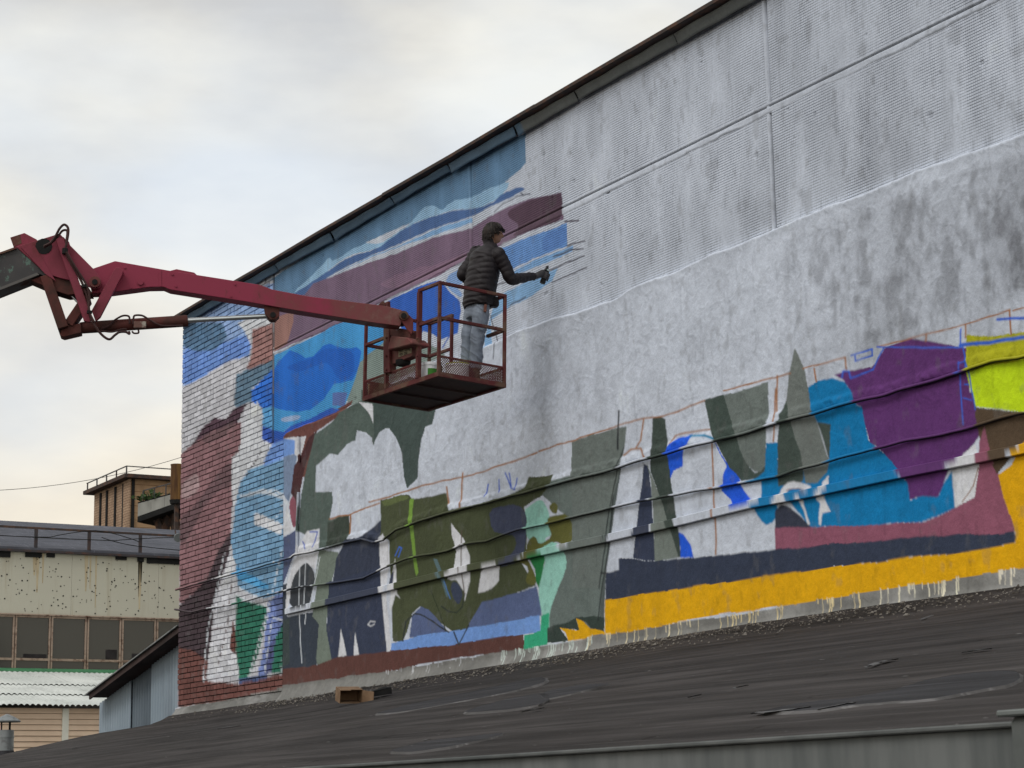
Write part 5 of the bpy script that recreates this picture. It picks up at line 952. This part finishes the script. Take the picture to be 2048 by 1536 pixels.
for h, nm in ((TOP, 'top_rail'), (MID, 'mid_rail')):
    k = PW * 0.0
    cbar(nm, (0.0, i_, h), (f27 + 0.02, i_, h)); cbar(nm, (f69 - 0.02, i_, h), (CA, i_, h)); cbar(nm, (i_, PW, h), (i_, CB, h)); cbar(nm, (CA - i_, PW, h), (CA - i_, CB, h)); cbar(nm, (fr_ - 0.017, CB - i_, h), (CA - PW, CB - i_, h)); cbar(nm, (PW, CB - i_, h), (0.35, CB - i_, h))
MH = 0.225
def mesh_panel(a, e1, L1, h0, h1):
    """expanded metal: two families of thin diagonal strands"""
    p = 0.030; wv = MB(); H = h1 - h0; nrm_ = np.cross(e1, CEZ); w = 0.0060
    for sgn in (1, -1):
        n = int((L1 + H) / p) + 1
        for k in range(n):
            c = k * p - (H if sgn > 0 else 0)
            x0, z0, x1, z1 = (c, 0, c + H, H) if sgn > 0 else (c, 0, c - H, H)
            # clip to the panel
            def clip(xa, za, xb, zb):
                if xa > xb: xa, za, xb, zb = xb, zb, xa, za
                if xb <= 0 or xa >= L1: return None
                if xa < 0: za += (zb - za) * (0 - xa) / (xb - xa); xa = 0
                if xb > L1: zb = za + (zb - za) * (L1 - xa) / (xb - xa); xb = L1
                return xa, za, xb, zb
            r_ = clip(x0, z0, x1, z1)
            if r_ and r_[2] - r_[0] > 0.004:
                wv.bar(a + e1 * r_[0] + CEZ * (h0 + r_[1]) + nrm_ * 0.001 * sgn, a + e1 * r_[2] + CEZ * (h0 + r_[3]) + nrm_ * 0.001 * sgn, w, w * 0.8, nrm_)
    return wv.build('mesh_panel', M_RUSTY, cage)
mesh_panel(cp(f27, 0.008, 0), CEX, CA - f27, FT, MH); mesh_panel(cp(0.008, 0, 0), CEY, CB, FT, MH); mesh_panel(cp(0, CB - 0.008, 0), CEX, CA, FT, MH); mesh_panel(cp(CA - 0.008, 0, 0), CEY, CB, FT, MH)
for a, b in (((f27, i_, MH), (CA - PW, i_, MH)), ((i_, PW, MH), (i_, CB - PW, MH)), ((PW, CB - i_, MH), (CA - PW, CB - i_, MH)), ((CA - i_, PW, MH), (CA - i_, CB - PW, MH))): cbar('kick_rail', a, b, 0.022)
# mount between boom and cage
mp_ = lambda x, y, o=0.0: on_plane(x, y, cp(0, 0, 0) + CEY * o, CEY)
mt = MB().prism([mp_(x, y, -0.03) for x, y in zp('C6', nums('400,380 470,370 475,930 400,940'))], CEY * 0.09).build('mount_post', M_RUSTY, lift, bevel=0.004)
MB().prism([mp_(x, y, 0.01) for x, y in zp('C6', nums('470,690 745,575 745,735 470,850'))], CEY * 0.10).build('mount_beam', M_RED2, lift, bevel=0.004)
MB().prism([mp_(x, y, -0.10) for x, y in zp('C6', nums('490,492 690,512 742,560 742,592 600,630 455,662 450,640'))], CEY * 0.24).build('rotator', M_RED2, lift, bevel=0.01)
MB().prism([mp_(x, y, -0.02) for x, y in zp('C6', nums('420,400 560,420 600,400 720,420 720,520 520,505 470,480 430,470'))], CEY * 0.12).build('rotator_arm', M_BROWN, lift, bevel=0.006)
pd = mp_(*zp('C6', [(640, 800)])[0], 0.06); MB().tube([pd + CEZ * 0.012, pd - CEZ * 0.02, pd - CEZ * 0.05], [0.085, 0.085, 0.06], 18).build('slew_motor', M_DARK, lift, True)
plate('fork', 'C6', '592,215 620,190 668,190 712,240 762,290 762,420 742,475 692,420 640,340 600,262', 0.145, 0.028, M_RED2); plate('fork', 'C6', '592,215 620,190 668,190 712,240 762,290 762,420 742,475 692,420 640,340 600,262', -0.117, 0.028, M_RED2)
ppn = zp('C6', [(650, 245)])[0]; pin(ppn[0], ppn[1], 0.165, 0.33, 0.052, M_RUSTY, lift); pin(ppn[0], ppn[1], 0.185, 0.04, 0.03, M_DARK, lift)
# load plate: two lines of worn figures
M_LAB = layered('load_plate', alb(128, 120, 100), alb(96, 84, 70), 9, 0.8, thr=(0.5, 0.65)); lq = [mp_(x, y, 0.004) for x, y in zp('C6', nums('585,655 738,612 738,695 585,748'))]
lbp = MB().prism(lq, CEY * 0.005).build('load_plate', M_LAB, lift)
M_INK = simple('plate_ink', (0.02, 0.017, 0.015), (0.035, 0.03, 0.028), 5, 0.8)
def text_on(s, o, ex, ez, size, parent, mat, nrm):
    cu = bpy.data.curves.new('figures', 'FONT'); cu.body = s; cu.size = 1.0; cu.extrude = 0.002; tmp = bpy.data.objects.new('figures', cu); COL.objects.link(tmp); me = bpy.data.meshes.new_from_object(tmp.evaluated_get(bpy.context.evaluated_depsgraph_get())); bpy.data.objects.remove(tmp)
    V = np.zeros(len(me.vertices) * 3, np.float32); me.vertices.foreach_get('co', V); V = V.reshape(-1, 3); W = np.asarray(o)[None] + V[:, :1] * np.asarray(ex)[None] * size + V[:, 1:2] * np.asarray(ez)[None] * size + np.asarray(nrm)[None] * (0.0015 + V[:, 2:3] * 0.3); me.vertices.foreach_set('co', W.astype(np.float32).ravel()); me.update(); me.materials.clear()
    return link('figures', me, mat, parent)
ex_l = (lq[1] - lq[0]) / np.linalg.norm(lq[1] - lq[0]); ez_l = (lq[0] - lq[3]) / np.linalg.norm(lq[0] - lq[3])
text_on('MAX', lq[3] + ez_l * 0.048 + ex_l * 0.012, ex_l, ez_l, 0.042, lbp, M_INK, -CEY); text_on('220kg', lq[3] + ez_l * 0.048 + ex_l * 0.125, ex_l, ez_l, 0.048, lbp, M_INK, -CEY); text_on('MIN 200', lq[3] + ez_l * 0.008 + ex_l * 0.012, ex_l, ez_l, 0.046, lbp, M_INK, -CEY)
for x_, y_ in ((835, 677), (835, 712), (834, 640), (773, 676), (773, 712), (773, 740), (829, 664)):
    p_ = mp_(x_, y_, -0.032); MB().tube([p_, p_ - CEY * 0.014], [0.015, 0.012], 6).build('bolt', M_RUSTY, lift)
for x_, y_ in ((345, 548), (352, 572), (470, 568), (462, 592), (250, 535), (262, 575)): pin(x_, y_, 0.112, 0.03, 0.012, M_BOOM, up_b, 'bolt')
# --- things standing in the cage
M_WPL = simple('white_plastic', alb(196, 198, 204), alb(206, 208, 212), 3, 0.45, bstr=0.0); M_GRL = simple('green_label', alb(46, 98, 36), alb(58, 112, 44), 6, 0.6, bstr=0); M_BLK = simple('black_plastic', (0.012, 0.012, 0.013), (0.02, 0.02, 0.02), 5, 0.5, bstr=0); M_OLV = simple('olive_band', alb(120, 124, 50), alb(132, 136, 60), 5, 0.6, bstr=0); M_GREY = simple('grey_tray', alb(108, 118, 124), alb(130, 140, 146), 5, 0.6)
def bucket(s, t, r, h, label, band, lab2):
    b0 = cp(s, t, 0.035); e = empty('paint_bucket', b0, label, 'bucket', 'paint buckets in the cage')
    MB().tube([b0, b0 + CEZ * h * 0.92, b0 + CEZ * h], [r * 0.88, r * 0.99, r], 24).build('tub', M_WPL, e, True); MB().tube([b0 + CEZ * (h - 0.022), b0 + CEZ * (h - 0.004)], r * 1.05, 24).build('rim', M_WPL, e, True); MB().tube([b0 + CEZ * (h + 0.001), b0 + CEZ * (h + 0.012)], [r * 1.03, r * 0.98], 24).build('lid', band, e, True)
    if lab2:
        v = []; f = []; n = 9
        for k in range(n):
            a = math.radians(-35 + 70 * k / (n - 1)); d = -HEAD * math.cos(a + 0.45) + RIGHT * math.sin(a + 0.45)
            for zz in (0.25, 0.72): v.append(b0 + d * (r * (0.88 + 0.12 * zz) + 0.002) + CEZ * h * zz)
        for k in range(n - 1): f.append((2 * k, 2 * k + 2, 2 * k + 3, 2 * k + 1))
        MB().add(v, f).build('label_patch', lab2, e)
bucket(0.47, 0.20, 0.098, 0.21, 'small white bucket with green label beside the cage corner post', M_WPL, M_GRL); bucket(0.42, 0.55, 0.145, 0.24, 'wide white paint tub behind the mesh at the painter\'s feet', M_OLV, None)
open_box('cardboard_box', cp(1.33, 0.22, 0.036), 0.22, 0.2, 0.13, 2.4, 0.0, 'small open cardboard box in the left corner of the cage', M_CARD)
ty = MB(); o_ = cp(0.80, 0.12, 0.036); ty.obox(o_, CEX * 0.42, CEY * 0.3, CEZ * 0.008).obox(o_ + CEZ * 0.009, CEX * 0.42, CEY * 0.008, CEZ * 0.09).obox(o_ + CEY * 0.292 + CEZ * 0.009, CEX * 0.42, CEY * 0.008, CEZ * 0.15).obox(o_ + CEZ * 0.009 + CEY * 0.009, CEX * 0.008, CEY * 0.282, CEZ * 0.12).obox(o_ + CEX * 0.412 + CEZ * 0.009 + CEY * 0.009, CEX * 0.008, CEY * 0.282, CEZ * 0.1)
tag(ty.build('paint_tray', M_GREY, None, bevel=0.003), 'grey plastic paint tray on the cage floor under the boom mount', 'tray')
cl = MB(); k0 = cp(0.27, 0.2, 0.036); cl.tube([k0, k0 + CEZ * 0.15, k0 + CEZ * 0.16, k0 + CEZ * 0.19], [0.03, 0.03, 0.02, 0.018], 14); tag(cl.build('spray_can', M_BLK, None, True), 'dark spray can standing on the cage floor by the small bucket', 'spray can')

# ------------------------------------------------------------------ the painter
FOOT = np.array(cp(0.38, 0.66, 0.036))
def pv(x, y, off=0.0): return on_plane(x, y, FOOT + HEAD * off, HEAD)
MPP = float(np.linalg.norm(pv(950, 600) - pv(951, 600)))
FWD = np.array([0.12, 0.99, 0.0]); FWD /= np.linalg.norm(FWD); LAT = np.array([FWD[1], -FWD[0], 0.0])      # faces the wall; LAT is his right
def ringtube(v, f, rings, n=18):
    """rings: (centre, axis1 vector, axis2 vector)"""
    b = len(v)
    for c, a1, a2 in rings:
        for j in range(n):
            t = 2 * math.pi * j / n; v.append(tuple(c + a1 * math.cos(t) + a2 * math.sin(t)))
    m = len(rings)
    for i in range(m - 1):
        for j in range(n): k = (j + 1) % n; f.append((b + i * n + j, b + i * n + k, b + (i + 1) * n + k, b + (i + 1) * n + j))
    f.append(tuple(b + j for j in range(n))[::-1]); f.append(tuple(b + (m - 1) * n + j for j in range(n)))
def limb(v, f, pts, rad, puff=0.0, period=0.055, step=0.008, ph=0.0, flat=1.0):
    P = curve_pts(pts, 24); R_ = np.interp(np.linspace(0, 1, len(P)), np.linspace(0, 1, len(rad)), rad); L_ = [0]
    for i in range(1, len(P)): L_.append(L_[-1] + np.linalg.norm(P[i] - P[i - 1]))
    rings = []; prev = None
    for i, p in enumerate(P):
        d = P[min(i + 1, len(P) - 1)] - P[max(i - 1, 0)]; d = d / np.linalg.norm(d)
        x = np.cross(d, HEAD if prev is None else np.cross(prev, d)); x /= np.linalg.norm(x); y = np.cross(d, x); prev = x
        s = R_[i] * (1 + puff * (abs(math.sin(math.pi * L_[i] / period + ph)) - 0.6)); rings.append((p, x * s, y * s * flat))
    ringtube(v, f, rings)
def remesh(name, v, f, voxel, mat, parent=None, smooth_it=2, fold=None):
    me = bpy.data.meshes.new(name + '_raw'); me.from_pydata([tuple(map(float, p)) for p in v], [], f); bm = bmesh.new(); bm.from_mesh(me); bmesh.ops.recalc_face_normals(bm, faces=bm.faces); bm.to_mesh(me); bm.free()
    o = bpy.data.objects.new(name + '_raw', me); COL.objects.link(o); r = o.modifiers.new('r', 'REMESH'); r.mode = 'VOXEL'; r.voxel_size = voxel
    if smooth_it: s = o.modifiers.new('s', 'SMOOTH'); s.iterations = smooth_it; s.factor = 0.5
    dg = bpy.context.evaluated_depsgraph_get(); out = bpy.data.meshes.new_from_object(o.evaluated_get(dg)); out.name = name; bpy.data.objects.remove(o); out.materials.clear()
    if fold:
        n = len(out.vertices); V = np.zeros(n * 3, np.float32); out.vertices.foreach_get('co', V); V = V.reshape(-1, 3); Nn = np.zeros(n * 3, np.float32); out.vertices.foreach_get('normal', Nn); Nn = Nn.reshape(-1, 3)
        ang = V @ np.asarray(RIGHT, np.float32); ang2 = V @ np.asarray(HEAD, np.float32); w = fbm(V[:, 2] * 4, ang * 5, 310, 2); d = (1 - np.abs(2 * fbm(V[:, 2] * fold[1] + ang * fold[2] + w * 3, ang * 5 + ang2 * 4, 300, 3) - 1)) ** 2 - 0.4
        V += Nn * (d * fold[0])[:, None]; out.vertices.foreach_set('co', V.ravel()); out.update()
    return link(name, out, mat, parent, True)
M_SKIN = simple('skin', (0.22, 0.12, 0.08), (0.27, 0.15, 0.10), 12, 0.55, bstr=0.05); M_JKT = simple('quilted_jacket', (0.0085, 0.0056, 0.0078), (0.0150, 0.0108, 0.0140), 6, 0.62, bstr=0.3, bdist=0.006, spec=0.35); M_TRS = simple('grey_trousers', alb(88, 95, 106), alb(108, 116, 128), 7, 0.85, bstr=0.5, bdist=0.02, sc3=(1, 1, 0.6)); M_HAIR = simple('dark_hair', (0.004, 0.0035, 0.0035), (0.030, 0.021, 0.017), 40, 0.55, bstr=0.6, bdist=0.01, sc3=(1, 1, 0.35)); M_GLV = simple('grey_glove', (0.045, 0.044, 0.048), (0.075, 0.072, 0.078), 14, 0.8); M_BOOT = layered('paint_spotted_boot', (0.03, 0.018, 0.02), (0.16, 0.15, 0.15), 14, 0.8, thr=(0.62, 0.7), base2=(0.045, 0.024, 0.026))
SHR, ELR, WRR = pv(998, 511, -0.17), pv(1023, 557, -0.13), pv(1068, 553.5, 0.05)
SHL, ELL, HAL = pv(953, 508, 0.16), pv(926, 549, 0.13), pv(962, 578, 0.26)
HPR, KNR, ANR = pv(963, 614, -0.09), pv(955, 678, -0.085), pv(949, 757, -0.08); HPL, KNL, ANL = pv(947, 612, 0.09), pv(936, 678, 0.085), pv(934, 757, 0.08); TRR, TRL = pv(950, 738, -0.08), pv(934, 738, 0.08)
# body (one continuous mesh: head, neck, trunk, limbs inside the clothes)
HC = pv(986.5, 468.5, 0.0) ; HUP = np.array([0, 0, 1.0]) + FWD * 0.12; HUP /= np.linalg.norm(HUP); HF = FWD - HUP * (FWD @ HUP); HF = HF + LAT * 0.46; HF -= HUP * (HF @ HUP); HF /= np.linalg.norm(HF); HL = np.cross(HF, HUP)
def head_shell(fn, nu=40, nv=28):
    v = []; f = []
    for i in range(nv + 1):
        th = math.pi * i / nv
        for j in range(nu):
            ph = 2 * math.pi * j / nu; d = np.array([math.sin(th) * math.cos(ph), math.sin(th) * math.sin(ph), math.cos(th)]); v.append(fn(d))
    for i in range(nv):
        for j in range(nu): k = (j + 1) % nu; f.append((i * nu + j, (i + 1) * nu + j, (i + 1) * nu + k, i * nu + k))
    return v, f
def g_(d, c, w): c = np.asarray(c) / np.linalg.norm(c); return math.exp(-((d - c) @ (d - c)) / (w * w))
def head_pt(d):
    fx, lx, ux = d; r = 1.0 / math.sqrt((fx / 0.098) ** 2 + (lx / 0.076) ** 2 + (ux / 0.126) ** 2)
    if ux < -0.2: r *= 1 - 0.10 * min(1, (-ux - 0.2) * 1.5) * (1 if fx < 0.3 else 0.25)
    r += 0.024 * g_(d, (1, 0, -0.16), 0.13) + 0.010 * g_(d, (1, 0, -0.02), 0.12) + 0.006 * g_(d, (1, 0, 0.16), 0.3) + 0.012 * g_(d, (0.75, 0, -0.75), 0.25) + 0.007 * g_(d, (1, 0, -0.42), 0.1) + 0.006 * g_(d, (0.8, 0.5, -0.12), 0.2) + 0.006 * g_(d, (0.8, -0.5, -0.12), 0.2)
    r -= 0.007 * g_(d, (0.9, 0.34, 0.02), 0.12) + 0.007 * g_(d, (0.9, -0.34, 0.02), 0.12)
    r += 0.012 * (g_(d, (0.02, 1, -0.08), 0.17) + g_(d, (0.02, -1, -0.08), 0.17))
    p = d * r; return HC + HF * p[0] + HL * p[1] + HUP * p[2]
v, f = head_shell(head_pt)
NECK = pv(981, 497, 0.0); limb(v, f, [HC - HUP * 0.06 - HF * 0.015, NECK, NECK - np.array([0, 0, 0.1])], [0.056, 0.057, 0.07])
limb(v, f, [NECK - (0, 0, .05), pv(968, 540), pv(957, 615)], [0.08, 0.12, 0.11]); 
for pts, rr in (([SHR, ELR, WRR, WRR + (WRR - ELR) * 0.15], [0.045, 0.04, 0.03, 0.028]), ([SHL, ELL, HAL, HAL + (HAL - ELL) * 0.3], [0.045, 0.04, 0.03, 0.035]), ([HPR, KNR, ANR], [0.075, 0.052, 0.04]), ([HPL, KNL, ANL], [0.075, 0.052, 0.04])): limb(v, f, pts, rr)
for a_, b_ in ((NECK - np.array([0, 0, .09]), SHR), (NECK - np.array([0, 0, .09]), SHL)): limb(v, f, [a_, b_], [0.06, 0.045])
painter = remesh('person', v, f, 0.0075, M_SKIN, None, 1); tag(painter, 'person in dark quilted jacket spraying the wall from the cage', 'person')
def eye(sg): 
    c = HC + HF * 0.084 + HL * 0.031 * sg + HUP * 0.003; m2 = MB(); ringz(m2, c, [(-0.006, 0.004), (0, 0.009), (0.006, 0.004)], 8); m2.build('eye', M_DARK, painter, True)
eye(1); eye(-1)
def hair_pt(d):
    fx, lx, ux = d; r = 1.0 / math.sqrt((fx / 0.098) ** 2 + (lx / 0.076) ** 2 + (ux / 0.118) ** 2)
    cover = 1.0 / (1 + math.exp(-((ux - (0.30 if fx > 0.5 else -0.05 if fx > 0.05 else -0.55)) * 16))) if fx > -0.35 else (1.0 if ux > -0.68 else 0.0)
    lock = 0.0035 * math.sin(fx * 23 + lx * 31) + 0.003 * math.sin(math.atan2(lx, fx) * 17)
    k = r * (0.90 + 0.10 * cover) + cover * (0.013 + 0.008 * max(0, ux) + 0.008 * (1 if fx > 0.45 and ux > 0.2 else 0) + lock)
    p = d * k; return HC + HF * p[0] + HL * p[1] + HUP * p[2] - HF * 0.004
v, f = head_shell(hair_pt, 56, 40); hb = MB().add(v, f)
rh = random.Random(3)
for i in range(230):                                       # locks combed down from the crown
    az = rh.uniform(0, 2 * math.pi); front = math.cos(az); e_end = (0.42 if front > 0.55 else -0.12 if front > 0.0 else -0.62) + rh.uniform(-0.14, 0.06); t0 = rh.uniform(0.1, 0.75); pts = []; rr = []
    for k in range(5):
        u = 1.0 - (1.0 - t0) - k / 4 * (t0 - e_end) if False else (1 - t0 * 0.2) + (e_end - (1 - t0 * 0.2)) * k / 4; u = max(-0.95, min(0.97, u)); c = math.sqrt(1 - u * u); a2 = az + 0.10 * k * rh.uniform(-1, 1)
        d = np.array([c * math.cos(a2), c * math.sin(a2), u]); r = 1.0 / math.sqrt((d[0] / 0.098) ** 2 + (d[1] / 0.076) ** 2 + (d[2] / 0.118) ** 2) + 0.014 + (0.010 if front > 0.5 else 0.0) * (k / 4) + rh.uniform(-0.003, 0.006) + (rh.uniform(0.0, 0.02) if k == 4 else 0)
        p = d * r; pts.append(HC + HF * (p[0] - 0.004) + HL * p[1] + HUP * p[2]); rr.append((0.009 + 0.006 * (i % 3) / 2) * (1 - 0.2 * k) + 0.0015)
    hb.tube(pts, rr, 5)
hb = hb.build('hair', M_HAIR, painter, True)
# jacket
v, f = [], []; prof = [(616, 957, 33.0), (604, 957, 34.5), (588, 959, 35.0), (565, 962, 36.0), (545, 966, 37.0), (525, 969, 35.0), (512, 970, 33.5), (503, 972, 29.0), (496, 975, 22.0), (491, 979, 15.5), (484, 983, 13.5), (479, 984, 13.0)]
ysn = np.linspace(614, 479, 150); rings = []
for y in ysn:
    cx = np.interp(-y, [-p[0] for p in prof], [p[1] for p in prof]); hw = np.interp(-y, [-p[0] for p in prof], [p[2] for p in prof]); k = hw * MPP / 0.166
    puff = 1 + (0.036 * (abs(math.sin(math.pi * (y - 480) / 11.0)) - 0.6) if y > 498 else 0.0); c = pv(cx, y); t1 = LAT * 0.200 * k * puff; t2 = FWD * 0.142 * k * puff
    if y < 490: t1 = LAT * 0.066; t2 = FWD * 0.064; c = pv(np.interp(y, [479, 490], [977, 979]), y)
    rings.append((c, t1, t2))
ringtube(v, f, rings, 40)
limb(v, f, [SHR - LAT * 0.03 - (0, 0, 0.0), SHR, (SHR + ELR) / 2 + (0, 0, 0.006), ELR, (ELR + WRR) / 2, WRR], [0.078, 0.082, 0.072, 0.064, 0.054, 0.040], 0.08, 0.062); limb(v, f, [SHL + LAT * 0.03, SHL, (SHL + ELL) / 2, ELL, (ELL + HAL) / 2, HAL], [0.085, 0.086, 0.077, 0.070, 0.058, 0.045], 0.10, 0.062)
limb(v, f, [NECK - (0, 0, .03), (NECK + SHR) / 2 - (0, 0, .035), SHR], [0.08, 0.085, 0.08], 0.04); limb(v, f, [NECK - (0, 0, .03), (NECK + SHL) / 2 - (0, 0, .035), SHL], [0.08, 0.085, 0.08], 0.04)
pk = pv(988, 606, -0.04); limb(v, f, [pk + (0, 0, .06), pk, pk - (0, 0, .045)], [0.05, 0.06, 0.045])
remesh('jacket', v, f, 0.0065, M_JKT, painter, 1, (0.014, 8.0, 6.0))
# trousers
v, f = [], []
rings = []
for y in np.linspace(598, 636, 20): hw = np.interp(y, [598, 612, 636], [29, 29, 25]); rings.append((pv(np.interp(y, [598, 636], [958, 953]), y), LAT * 0.172 * hw / 29, FWD * 0.124 * hw / 29))
ringtube(v, f, rings, 30)
limb(v, f, [HPR, (HPR + KNR) / 2 + LAT * 0.01, KNR, (KNR + TRR) / 2, TRR], [0.096, 0.086, 0.074, 0.072, 0.066], 0.02, 0.075); limb(v, f, [HPL, (HPL + KNL) / 2, KNL, (KNL + TRL) / 2, TRL], [0.094, 0.082, 0.072, 0.070, 0.064], 0.02, 0.07, ph=1.0)
remesh('trousers', v, f, 0.0075, M_TRS, painter, 1, (0.019, 11.0, 9.0))
pt = pv(971, 620, -0.20); ptn = MB(); 
pz = [pv(x, y, -0.20) for x, y in ((968, 609), (973, 609), (972, 624), (967, 623))]; 
ptn.prism([p + LAT * 0.012 for p in pz], -LAT * 0.02 + HEAD * 0.02).build('pocket_patch', simple('red_patch', alb(84, 48, 42), alb(98, 70, 62), 20, 0.8), painter)
# boots
fz = float(cp(0.38, 0.66, 0.036)[2]) + 0.004
for an in (ANR, ANL):
    v, f = [], []; g0_ = np.array([an[0], an[1], fz]); limb(v, f, [an + (0, 0, 0.15), an + (0, 0, 0.06), g0_ + (0, 0, 0.06)], [0.062, 0.062, 0.056]); rings = []
    for t in np.linspace(-0.09, 0.20, 16):
        u_ = (t + 0.09) / 0.29; w_ = 0.042 + 0.014 * math.sin(u_ * 3.0); h_ = 0.05 - 0.018 * u_; e_ = math.sqrt(max(0.05, 1 - abs(2 * u_ - 1) ** 6)); rings.append((g0_ + FWD * t + (0, 0, h_ + 0.002), LAT * w_ * e_, np.array([0, 0, h_ * e_])))
    ringtube(v, f, rings, 16); remesh('boot', v, f, 0.008, M_BOOT, painter, 1)
# spray can and the gloved hand around it
OFFH = 0.13; cb_, ct_ = pv(1084.3, 567, OFFH), pv(1093, 543, OFFH); ax = ct_ - cb_; LC = 0.155; ax /= np.linalg.norm(ax); ct_ = cb_ + ax * LC
can = empty('spray_can', cb_, 'dark spray can held up in the painter\'s gloved hand', 'spray can'); RC = 0.032
MB().tube([cb_, cb_ + ax * 0.006, cb_ + ax * (LC - 0.006), ct_], [RC * .92, RC, RC, RC * .95], 22).build('can_body', M_BLK, can, True); MB().tube([ct_ + ax * 0.0005, ct_ + ax * 0.014, ct_ + ax * 0.02], [RC * .9, RC * .55, RC * .42], 20).build('can_shoulder', simple('pale_cap_ring', alb(150, 170, 165), alb(170, 186, 180), 6, 0.5, bstr=0), can, True); MB().tube([ct_ + ax * 0.0205, ct_ + ax * 0.036, ct_ + ax * 0.04], [0.012, 0.012, 0.009], 12).build('nozzle', M_BLK, can, True)
pdir = WRR - (cb_ + ax * 0.10); pdir -= ax * (pdir @ ax); pdir /= np.linalg.norm(pdir); cdir = np.cross(ax, pdir); cdir = cdir if cdir @ HEAD < 0 else -cdir
def arc(a, h, rr=RC + 0.010): a = math.radians(a); return cb_ + ax * h + (pdir * math.cos(a) + cdir * math.sin(a)) * rr
v, f = [], []
palm_c = arc(18, 0.105, RC + 0.020); limb(v, f, [WRR - (WRR - ELR) * 0.06, WRR, (WRR + palm_c) / 2, palm_c, arc(40, 0.112, RC + 0.018)], [0.034, 0.032, 0.037, 0.041, 0.030], flat=1.0)
limb(v, f, [palm_c + ax * 0.02, palm_c - ax * 0.028, arc(30, 0.062, RC + 0.014)], [0.03, 0.026, 0.016])
for k, (h, end, r_) in enumerate(((0.118, 190, 0.0105), (0.096, 200, 0.0108), (0.075, 192, 0.0102), (0.057, 170, 0.009))):
    limb(v, f, [arc(25, h, RC + 0.016), arc(70, h + 0.002, RC + 0.016), arc(115, h + 0.001, RC + 0.0135), arc(155, h - 0.003, RC + 0.011), arc(end, h - 0.006, RC + 0.008)], [r_ * 1.15, r_ * 1.2, r_ * 1.05, r_, r_ * 0.8])
if True:                                                   # index finger rises over the shoulder to press the nozzle, thumb closes behind
    limb(v, f, [arc(20, 0.135, RC + 0.014), arc(35, 0.165, RC + 0.012), ct_ + ax * 0.046 + pdir * 0.016, ct_ + ax * 0.05 - pdir * 0.004], [0.0125, 0.012, 0.0105, 0.0085])
    limb(v, f, [arc(-15, 0.10, RC + 0.018), arc(-50, 0.112, RC + 0.016), arc(-95, 0.122, RC + 0.011), arc(-130, 0.126, RC + 0.009)], [0.016, 0.0135, 0.0115, 0.0095])
remesh('glove', v, f, 0.0035, M_GLV, painter, 1)
v, f = [], []; limb(v, f, [HAL - (HAL - ELL) * 0.05, HAL + (HAL - ELL) * 0.35], [0.035, 0.036])
for k in range(4): b_ = HAL + (HAL - ELL) * 0.33 + np.array([0, 0, 0.024 - 0.016 * k]); dd = (HAL - ELL) / np.linalg.norm(HAL - ELL); limb(v, f, [b_, b_ + dd * 0.045 , b_ + dd * 0.07 - (0, 0, .02)], [0.0105, 0.010, 0.008])
b_ = HAL + (HAL - ELL) * 0.15; limb(v, f, [b_, b_ + (HAL - ELL) * 0.2 + LAT * 0.04], [0.014, 0.01]); remesh('glove', v, f, 0.005, M_GLV, painter, 1)
print('OBJECTS', len(bpy.data.objects), 'VERTS', sum(len(m.vertices) for m in bpy.data.meshes))
